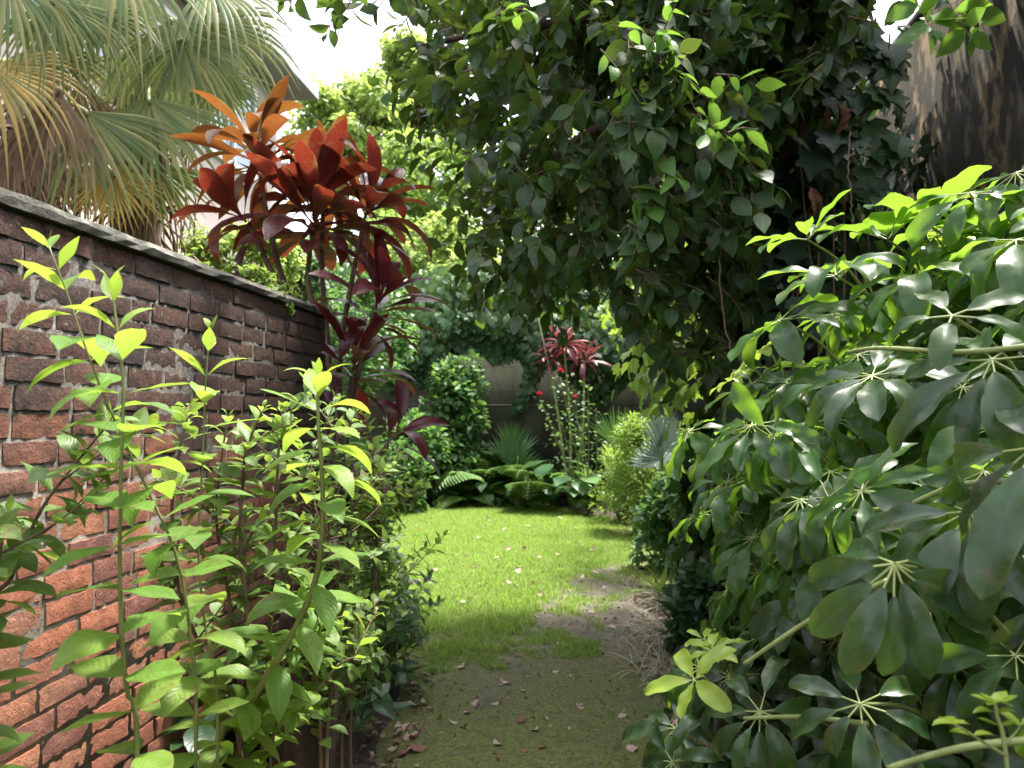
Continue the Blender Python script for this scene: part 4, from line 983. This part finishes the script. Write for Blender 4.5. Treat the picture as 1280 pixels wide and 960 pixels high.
for (tx, tY, ztop, lab, frs) in (
    (165, 5.9, 4.3, 'fan palm with grey green drooping fronds just behind the brick wall', [
        ((186, 122), 5.3, (.15, -.1, -1), (.1, -1, .1), .8, 'palm', .35), ((212, 25), 5.5, (.35, -.2, -.9), (.1, -1, .3), .75, 'palm', 1.0), ((262, -25), 5.6, (.85, -.1, -.4), (.1, -.8, .6), .78, 'palm', 1.3), ((150, -50), 5.2, (.1, -.3, -.9), (0, -1, .4), .8, 'palm', 1.2),
        ((235, 85), 6.1, (.45, .1, -.8), (0, -1, .2), .62, 'palm', .9), ((150, 165), 6.2, (.1, 0, -1), (0, -1, .1), .62, 'palm_yel', .5), ((192, 205), 6.0, (.1, 0, -1), (.2, -1, 0), .6, 'palm', .4), ((255, 20), 5.9, (.6, 0, -.7), (0, -.9, .4), .85, 'palm', 1.2), ((140, -15), 5.7, (0, -.1, -1), (.1, -1, .2), .8, 'palm', .9), ((228, 50), 5.4, (.3, -.1, -.9), (.1, -1, .2), .62, 'palm', 1.0), ((165, 60), 5.9, (-.1, 0, -1), (-.1, -1, .2), .7, 'palm', .7), ((265, 95), 5.8, (.4, 0, -.9), (.1, -1, .2), .5, 'palm', .9)]),
    (25, 5.4, 4.0, 'fan palm shedding brown dead fronds at the top left', [
        ((106, 138), 5.1, (.25, -.1, -.95), (.2, -1, .1), .72, 'palm', .5), ((72, 112), 4.95, (-.1, 0, -1), (.1, -1, 0), .68, 'palm_dead', .3), ((-14, 80), 4.9, (.6, -.1, -.6), (.2, -1, .4), .72, 'palm_yel', 1.2), ((66, 0), 5.0, (.2, -.2, -.95), (.1, -1, .2), .62, 'palm', 1.2), ((10, -30), 4.9, (.1, -.2, -.9), (0, -1, .3), .7, 'palm', 1.3),
        ((20, 165), 5.0, (.05, 0, -1), (.1, -1, 0), .6, 'palm_dead', .3), ((110, 205), 5.5, (.1, 0, -1), (0, -1, 0), .5, 'palm_yel', .3), ((-20, 170), 5.3, (.1, 0, -1), (0, -1, 0), .7, 'palm_dead', .3), ((60, 185), 5.4, (0, 0, -1), (0, -1, 0), .6, 'palm_dead', .25), ((108, 10), 5.2, (.4, -.2, -.85), (.1, -1, .3), .6, 'palm', 1.2), ((55, 55), 5.2, (.1, -.1, -1), (0, -1, .2), .62, 'palm', .8), ((100, 100), 5.6, (.1, 0, -1), (0, -1, .1), .7, 'palm_dead', .4), ((140, 215), 5.3, (.1, 0, -1), (0, -1, 0), .45, 'palm_yel', .3)])):
    b = W(tx, 400, tY + .35); b[2] = 0
    t = thing('fan_palm', b, lab, 'palm tree')
    g = Mesher(); P = smooth_path([b, b + [.02, 0, ztop * .5], b + [.05, .05, ztop]], 40); g.tube(P, .17 + .02 * (np.arange(40) % 2), 14); g.build('trunk', M['stump'] if tx < 0 else M['vine'], t)
    for (px, py), Y, d, n, R, mat, dk in frs:
        h = W(px, py, Y); frond(t, h, d, n, R, mat, P[-1] - [0, 0, rnd(0, .4)] + [0, 0, -.3 if 'dead' in mat else 0], droopk=dk, fan=.75 if 'dead' in mat else rnd(1.25, 1.5), segs=18 if 'dead' in mat else 26)
    g = Mesher(); k = 260
    for q in range(k):
        a = rnd(0, 6.28); o = P[rng.randint(20, 38)] + [math.cos(a) * .18, math.sin(a) * .18, 0]
        v = np.array([math.cos(a) * rnd(.05, .25), math.sin(a) * rnd(.05, .25), -rnd(.2, .8)])
        g.tube(smooth_path([o, o + v * [1, 1, .4], o + v], 6), np.linspace(.011, .004, 6), 4, cap=False)
    g.build('dead_skirt', M['palm_dead'], t)

# ------------------------------------------------------------------ trees beyond the walls
def far_tree(name, base, h, crown_c, crown_r, n, size, mat, label, group=None, cat='tree', tm=SMALL, clumps=40, trunk_r=.15, clr=.28):
    base = np.array(base, float); t = thing(name, base, label, cat, group)
    cc = np.array(crown_c); cr = np.array(crown_r)
    g = Mesher(); P = smooth_path([base, base + (cc - base) * [.3, .3, .5], cc + [0, 0, cr[2] * .3]], 16); g.tube(P, np.linspace(trunk_r, trunk_r * .3, 16), 8)
    cs = []
    for k in range(clumps):
        q = nrm(rng.normal(size=3)) * rnd(.3, 1) ** .5; c = cc + q * cr; cs.append(c)
        g.tube(smooth_path([P[rng.randint(8, 16)], (P[10] + c) / 2 + [0, 0, .1], c], 7), np.linspace(trunk_r * .25, trunk_r * .06, 7), 5, cap=False)
    g.build('trunk' if cat == 'tree' else 'stem', M['vine'], t)
    cs = np.array(cs); idx = rng.randint(0, clumps, n)
    off = nrm(rng.normal(size=(n, 3))) * (rnd(.1, 1, n) ** .6)[:, None]
    O = cs[idx] + off * cr.mean() * clr * [1.15, 1.15, .8]
    D = nrm(off * [1, 1, .4] + rng.normal(size=(n, 3)) * .4 + [0, 0, -.3]); U = nrm(UPV + off * .5 + rng.normal(size=(n, 3)) * .35)
    g = Mesher(); g.leaves(tm, O, D, U, size * rnd(.7, 1.3, n)); g.build('crown' if cat == 'tree' else 'foliage', M[mat], t)
    return t
def ft(name, px, py, Y, rpx, n, size, mat, label, **k):
    c = W(px, py, Y); r = np.array([rpx[0], (rpx[0] + rpx[1]) / 2, rpx[1]]) * Y / F
    return far_tree(name, (c[0], c[1], 0), 0, c, r, n, size, mat, label, **k)
ft('tree', 430, 165, 26, (75, 85), 7500, .24, 'bgtree2', 'pale sunlit tree rising beside the house roof')
ft('tree', 520, 120, 30, (60, 75), 7000, .26, 'bgtree2', 'tallest pale far tree against the white sky', clumps=34)
ft('tree', 560, 250, 19, (100, 80), 9000, .17, 'bgtree', 'bright green leafy tree behind the red cordyline', clumps=55)
ft('tree', 590, 350, 15.5, (110, 70), 9000, .13, 'bgtree2', 'yellow green tree leaning over the back wall', clumps=60)
ft('tree', 480, 330, 16, (80, 60), 6000, .13, 'bgtree', 'light green tree left of the back wall middle')
ft('tree', 740, 250, 18, (110, 120), 8000, .17, 'bgtree', 'green tree glimpsed through the big dark crown', clumps=50)
ft('tree', 900, 200, 20, (110, 130), 7000, .2, 'bgtree', 'green tree hidden mostly by the ivied trunk', clumps=50)
ft('bush', 300, 325, 6.6, (75, 48), 4200, .06, 'bgtree2', 'pale small leaved climber bush over the brick wall top', cat='shrub', trunk_r=.03)
ft('bush', 375, 345, 7.6, (60, 45), 3600, .065, 'ivy_far', 'white speckled bush behind the cordyline stems', cat='shrub', trunk_r=.03)
ft('bush', 450, 420, 10.5, (60, 90), 4200, .09, 'bed', 'tall dark bush behind the cordyline on the left bed', cat='shrub', trunk_r=.04)
# climber trailing over the brick wall
t = thing('wall_creeper', W(320, 350, 4.0), 'light green creeper trailing over the end of the brick wall coping', 'vine')
gs, gl = Mesher(), Mesher()
for pts in ([(225, 325, 3.45), (255, 335, 3.4), (285, 360, 3.5), (320, 378, 3.7), (350, 368, 3.9)], [(240, 318, 3.5), (262, 345, 3.4), (250, 375, 3.3)], [(330, 345, 4.0), (345, 372, 3.9), (362, 388, 4.0)], [(300, 335, 3.9), (335, 350, 4.0), (372, 372, 4.2)]):
    P = smooth_path(pxline(pts), 20); gs.tube(P, .003, 4)
    for o in P[::1]:
        k = 2 if pts[0][0] < 260 else 5
        if rnd(0, 1) < .75: gl.leaves(SMALL, o + rng.normal(size=(k, 3)) * .02, nrm(rng.normal(size=(k, 3)) + [0, -.3, -.2]), UPV + rng.normal(size=(k, 3)) * .3, rnd(.03, .06, k))
gs.build('stem', M['greenstem'], t); gl.build('foliage', M['shrub_mid'], t)

# ------------------------------------------------------------------ the planted bed at the back
def bed_bush(px, pyb, Y, w, h, n, size, mat, label, tm=SMALL, name='bush', conic=0.0, clumps=26, group=None):
    b = gb(px, pyb, Y); t = thing(name, b, label, 'shrub', group)
    wm, hm = w * Y / F, h * Y / F
    g, gl = Mesher(), Mesher(); cs = []
    for k in range(clumps):
        z = rnd(.12, 1); r = (1 - conic * z) * rnd(.2, 1) ** .6 * math.sqrt(max(.15, 1 - (2 * z - 1) ** 4)); a = rnd(0, 6.28)
        c = b + [math.cos(a) * r * wm / 2, math.sin(a) * r * wm / 2.6, z * hm * .92]; cs.append(c)
        g.tube(smooth_path([b, b * .6 + c * .4 + [0, 0, hm * .1], c], 8), np.linspace(.012, .004, 8), 4, cap=False)
    g.build('stem', M['brownstem'], t)
    cs = np.array(cs); i = rng.randint(0, clumps, n); off = nrm(rng.normal(size=(n, 3))) * (rnd(.1, 1, n) ** .5)[:, None]
    O = cs[i] + off * min(wm, hm) * .15; O[:, 2] = np.maximum(O[:, 2], .02)
    gl.leaves(tm, O, nrm(off + rng.normal(size=(n, 3)) * .35 + [0, 0, .1]), nrm(UPV * .9 + off * .5 + rng.normal(size=(n, 3)) * .3), size * rnd(.7, 1.3, n))
    gl.build('foliage', M[mat], t); return t
bed_bush(572, 622, 12.6, 120, 190, 4200, .115, 'bed', 'conical glossy camellia like bush against the back wall', conic=.4, clumps=30)
bed_bush(525, 628, 12.0, 95, 120, 2600, .13, 'bed', 'rounded green bush in the left corner of the back bed', clumps=30)
bed_bush(497, 632, 11.2, 75, 85, 1300, .12, 'bed', 'low whorled leaf bush at the left edge of the lawn')
bed_bush(440, 640, 10.0, 80, 120, 1500, .12, 'bed', 'dark bush half hidden behind the near bright shoot')
bed_bush(808, 640, 9.2, 120, 150, 5200, .075, 'nandina', 'feathery yellow green bush at the right edge of the lawn', tm=variants(LANCE, .16, (.3, .8), nl=4), clumps=48)
bed_bush(775, 632, 10.3, 90, 95, 2600, .07, 'nandina', 'low fine leaved yellow green bush beside the roses', tm=variants(LANCE, .18, (.3, .8), nl=4), clumps=34)
bed_bush(850, 690, 7.3, 100, 120, 2200, .09, 'bed', 'grey green bush between the feathery bush and umbrella shrub', clumps=34)
bed_bush(880, 640, 6.2, 90, 180, 2200, .1, 'bed', 'dark bush tucked under the ivied tree', clumps=34)
bed_bush(905, 760, 4.4, 110, 130, 1500, .1, 'under', 'low dark foliage under the umbrella shrub')
def fern(px, pyb, Y, n, L, label, mat='fern'):
    b = gb(px, pyb, Y); t = thing('fern', b, label, 'fern'); g, gs = Mesher(), Mesher()
    pin = variants(LANCE, .2, (.3,), nl=3)
    for k in range(n):
        a = k * 2.4 + rnd(-.3, .3); l = L * rnd(.7, 1.1); l = l * rnd(.6, 1.15); e = rnd(.7, 1.5)
        hd = np.array([math.cos(a), math.sin(a), 0]); tt = np.linspace(0, 1, 22)[:, None]
        P = b + hd * (l * math.cos(e) * tt * 1.1) + UPV * (l * (math.sin(e) * tt * 1.15 - .75 * tt ** 2.4)) + [0, 0, .03]
        gs.tube(P, np.linspace(.005, .002, 22), 4, cap=False)
        sd = np.cross(hd, UPV); T = nrm(np.gradient(P, axis=0))
        for s in (-1, 1):
            ln = l * .3 * np.sin(np.linspace(.35, 3.05, 22))[4:]
            g.leaves(pin, P[4:], nrm(sd * s + T[4:] * .45 + [0, 0, -.15]), nrm(np.cross(T[4:], sd) * -1 + [0, 0, .01]) if False else UPV + T[4:] * -.2, ln, 1.0)
    gs.build('stalk', M['greenstem'], t); g.build('frond', M[mat], t); return t
fern(618, 628, 12.2, 15, 1.75, 'large arching fern in the middle of the back bed')
fern(585, 630, 11.9, 11, 1.2, 'smaller fern in front of the conical bush')
fern(668, 634, 11.6, 13, 1.25, 'fern with drooping pale fronds at the lawn edge')
fern(640, 625, 12.6, 12, 1.7, 'dark fern close to the back wall', 'bed')
fern(740, 640, 11.0, 11, .9, 'fern at the foot of the rose bush')
# broad leaved edging plants
for px, pyb, Y, n, L, lab in ((600, 634, 11.9, 12, .3, 'low broad leaved hosta left in the bed edge'), (650, 636, 11.7, 12, .3, 'low broad leaved hosta below the pale fern'), (720, 640, 11.2, 16, .42, 'large glossy broad leaved clump below the roses'), (545, 633, 11.8, 10, .26, 'low broad leaved hosta below the corner bush'), (695, 628, 12.0, 16, .5, 'tall glossy broad leaved clump against the wall')):
    b = gb(px, pyb, Y); t = thing('hosta', b, lab, 'plant'); g, gs = Mesher(), Mesher()
    for k in range(n):
        a = k * 2.4; h = L * rnd(.5, 1.5); r = L * rnd(.3, .8); tip = b + [math.cos(a) * r, math.sin(a) * r, h]
        gs.tube(smooth_path([b, (b + tip) / 2 + [0, 0, .05], tip], 6), .006, 4, cap=False); g.leaves(OVA, tip, [math.cos(a), math.sin(a), -.1], UPV, L * rnd(.7, 1.1), 1.2)
    gs.build('stalk', M['greenstem'], t); g.build('foliage', M['bed'], t)
# pink cordyline by the back wall
b = gb(712, 622, 12.5); t = thing('cordyline', b, 'small pink red cordyline in front of the back wall', 'plant')
for px, py, Y, n, L in ((705, 432, 12.4, 26, .5), (688, 452, 12.6, 16, .45), (730, 452, 12.5, 18, .5), (672, 395, 12.8, 10, .35)):
    c = W(px, py, Y); g = Mesher(); g.tube(smooth_path([b, b * .5 + c * .5 + rng.normal(size=3) * .06, c], 14), np.linspace(.025, .015, 14), 6); g.build('stem', M['palestem'], t)
    th = np.arange(n) * 2.4; f = np.linspace(0, 1, n); el = 1.2 - 1.5 * f
    g = Mesher(); g.leaves(CORD, np.repeat(c[None], n, 0), np.stack([np.cos(th) * np.cos(el), np.sin(th) * np.cos(el), np.sin(el)], -1), UPV + rng.normal(size=(n, 3)) * .2, L * rnd(.7, 1.1, n), .75); g.build('leaf_head', M['cord_pink'], t)
# rose bush
b = gb(735, 640, 11.2); t = thing('rose_bush', b, 'leggy rose bush with three red blooms before the back wall', 'shrub')
gs, gl = Mesher(), Mesher(); tips = [(701, 472), (675, 500), (719, 500), (735, 480), (760, 545), (690, 540), (725, 520), (745, 510), (710, 485), (700, 520)]
for k, (px, py) in enumerate(tips):
    c = W(px, py, 11.2 + rnd(-.2, .2)); P = smooth_path([b, b * .5 + c * .5 + [rnd(.0, .12), 0, -.1], c], 18); gs.tube(P, np.linspace(.012, .004, 18), 5)
    m_ = 46; i = rng.randint(6, 18, m_); o = P[i] + rng.normal(size=(m_, 3)) * [.09, .09, .05]
    gl.leaves(SMALL, o, nrm(rng.normal(size=(m_, 3)) * [1, 1, .4]), UPV + rng.normal(size=(m_, 3)) * .25, rnd(.05, .085, m_), 1.2)
gs.build('stem', M['greenstem'], t); gl.build('foliage', M['ivy_far'], t)
for px, py in ((701, 466), (674, 495), (719, 498)):
    c = W(px, py, 11.1); g = Mesher()
    for ring, (nn, el, L) in enumerate(((4, 1.45, .07), (5, 1.25, .07), (6, .95, .065), (6, .55, .06))):
        th = np.arange(nn) * 6.283 / nn + ring * .5
        g.leaves(variants(ROUND, .5, (-.5, -.3), nl=4, fold=.3), np.repeat(c[None], nn, 0), np.stack([np.cos(th) * math.cos(el), np.sin(th) * math.cos(el), np.full(nn, math.sin(el))], -1), UPV, L * rnd(.9, 1.1, nn))
    g.build('bloom', M['rose'], t)
# fan leaf plants of the bed
for hub, Y, d, R, mat, lab in (((772, 560), 10.8, (-.15, -.1, 1), .62, 'bed', 'upright pleated palm leaf right of the roses'), ((640, 565), 12.4, (.1, -.1, 1), .55, 'bed', 'dark young fan palm below the ivy strand'), ((826, 552), 8.6, (.1, -.1, 1), .42, 'bluegrey', 'blue grey fan leaf plant behind the feathery bush')):
    h = W(*hub, Y); b = np.array([h[0], h[1], 0]); t = thing('fan_palm_seedling', b, lab, 'plant')
    for q in range(1 if mat == 'bed' and hub[0] > 700 else 4):
        frond(t, h + [rnd(-.1, .1) * (q > 0), rnd(-.1, .1) * (q > 0), -.1 * q], np.array(d) + rng.normal(size=3) * .3 * (q > 0), (.3 * (-1) ** q, -1, .1), R, mat, b, fan=.75 if q == 0 else 1.2, segs=18, droopk=.25, split=.6)
# bromeliad and dry grass by the path
b = G(826, 748); b[2] = .01; t = thing('bromeliad', b, 'small yellow green bromeliad rosette at the right path edge', 'plant')
g = Mesher(); n = 22; th = np.arange(n) * 2.4; el = np.linspace(1.35, .3, n)
g.leaves(variants(STRAP, .075, (.2, .5, .8), nl=7, fold=.6), np.repeat(b[None], n, 0), np.stack([np.cos(th) * np.cos(el), np.sin(th) * np.cos(el), np.sin(el)], -1), UPV, rnd(.2, .3, n)); g.build('foliage', M['shoot_tip'], t)
for px, py, lab, n in ((838, 800, 'pale dry grass tuft drooping over the right path edge', 170), (845, 760, 'dry grass tuft behind the bromeliad', 130), (836, 850, 'nearest dry grass tuft under the umbrella shrub', 150)):
    b = G(px, py); b[2] = 0; t = thing('dry_grass_tuft', b, lab, 'grass tuft'); g = Mesher()
    th = rnd(0, 6.28, n); el = rnd(.3, 1.3, n)
    g.leaves(variants(STRAP, .012, (1.2, 1.8, 2.3), nl=7), b + rng.normal(size=(n, 3)) * [.08, .1, .0], np.stack([np.cos(th) * np.cos(el) - .35, np.sin(th) * np.cos(el), np.sin(el)], -1), UPV, rnd(.18, .36, n)); g.build('foliage', M['drygrass'], t)

# ------------------------------------------------------------------ litter and fallen leaves
n = 16000
x = rnd(-1.3, 1.9, n); y = 1.6 + 7.5 * rnd(0, 1, n) ** 1.3
lf = -.62 + .02 * y; rt = .78 + .05 * y
edge = np.minimum(np.abs(x - lf), np.abs(x - rt))
k = rnd(0, 1, n) < np.exp(-(edge / .16) ** 2) * .8 + .1 + .5 * np.exp(-((y - 5.3) / .9) ** 2) * (x > -.5)
x, y = x[k], y[k]; edge_k = edge[k]; n = len(x); g = Mesher(); az = rnd(0, 6.28, n)
g.leaves(variants(OVATE, .35, (.3, 1.4, -.8), nl=3, fold=.6), np.stack([x, y, np.maximum(path_z(x, y), -.005) + .006], -1), np.stack([np.cos(az), np.sin(az), rnd(-.3, .4, n)], -1), UPV + rng.normal(size=(n, 3)) * .6, rnd(.008, .036, n) * (1 + (edge_k < .15) * .4), rnd(.3, 1.1, n))
tag(g.build('leaf_litter', M['litter']), 'crumbled brown leaf litter scattered over the path and its edges', 'litter', None, 'stuff')
FT = [leaf(OVATE if _ % 2 else ROUND, rnd(.26, .38), 8, 3, rnd(.1, .55), rnd(.2, 1.5), rnd(.05, .25), twist=rnd(-.6, .6)) for _ in range(9)]
def fmesh(mat):
    ms = []
    for tm in FT:
        g = Mesher(); g.leaves([tm], [[0, -.5, 0]], [[0, 1, 0]], UPV, 1.0); o = g.build('fallen_leaf', M[mat]); ms.append(o.data); bpy.data.objects.remove(o)
    return ms
FM = {k: fmesh(k) for k in ('fallen', 'dry', 'shrub_mid')}
def drop(x, y, z, s, mat, label, group):
    o = bpy.data.objects.new('fallen_leaf', FM[mat][rng.randint(0, 9)]); COL.objects.link(o)
    o.location = (x, y, z + s * .12); o.scale = (s, s, s); o.rotation_euler = (rnd(-.35, .35) + (3.14 if rnd(0, 1) < .5 else 0), rnd(-.35, .35), rnd(0, 6.28))
    tag(o, label, 'leaf', group)
for px, py in ((565, 907), (592, 888), (622, 938), (653, 948), (650, 908), (667, 919), (678, 941), (790, 945), (778, 902), (844, 925), (840, 940), (616, 840), (575, 838), (618, 886), (695, 845), (719, 845), (733, 815), (748, 816), (764, 788), (772, 801), (668, 817), (648, 826), (640, 808), (703, 813), (790, 790), (800, 838), (806, 842), (810, 868), (725, 890), (754, 883), (560, 838), (585, 896), (625, 958), (700, 763), (712, 742), (740, 770), (640, 763), (630, 860)):
    p = G(px, py, .02)
    drop(p[0], p[1], float(path_z(p[0], p[1])), rnd(.045, .08), 'fallen' if rnd(0, 1) < .75 else 'dry', 'pink or brown fallen leaf lying on the bare mossy path', 'fallen leaves on the path')
for px, py in ((595, 712), (635, 690), (583, 698), (578, 757), (557, 737), (623, 712), (648, 718), (677, 717), (535, 690), (505, 705), (560, 668), (700, 650), (720, 681), (767, 712), (675, 700), (610, 650), (660, 660), (720, 662), (590, 676), (525, 720), (645, 735), (675, 748), (600, 735), (545, 760), (655, 690), (740, 690), (520, 660), (630, 664)) + tuple((int(rnd(500, 770)), int(rnd(640, 745))) for _ in range(26)):
    p = G(px, py, .05); drop(p[0], p[1], .07, rnd(.055, .085), 'fallen' if rnd(0, 1) < .8 else 'dry', 'pale dry fallen leaf lying on the green lawn', 'fallen leaves on the lawn')
for k in range(46):
    left = k < 28
    py = rnd(805, 950); px = (527 - (py - 800) * .12 + rnd(-14, 18)) if left else (822 + (py - 740) * .18 + rnd(-16, 8))
    p = G(px, py, .0); drop(p[0], p[1], max(0, float(path_z(p[0], p[1]))) + .005, rnd(.04, .075), 'dry' if rnd(0, 1) < .6 else 'fallen', 'brown fallen leaf in the soil gutter along the left path edge' if left else 'brown fallen leaf in the soil gutter along the right path edge', 'fallen leaves in the left gutter' if left else 'fallen leaves in the right gutter')
p = G(709, 722, .05); drop(p[0], p[1], .055, .085, 'shrub_mid', 'green fallen leaf lying alone on the lawn edge', None)
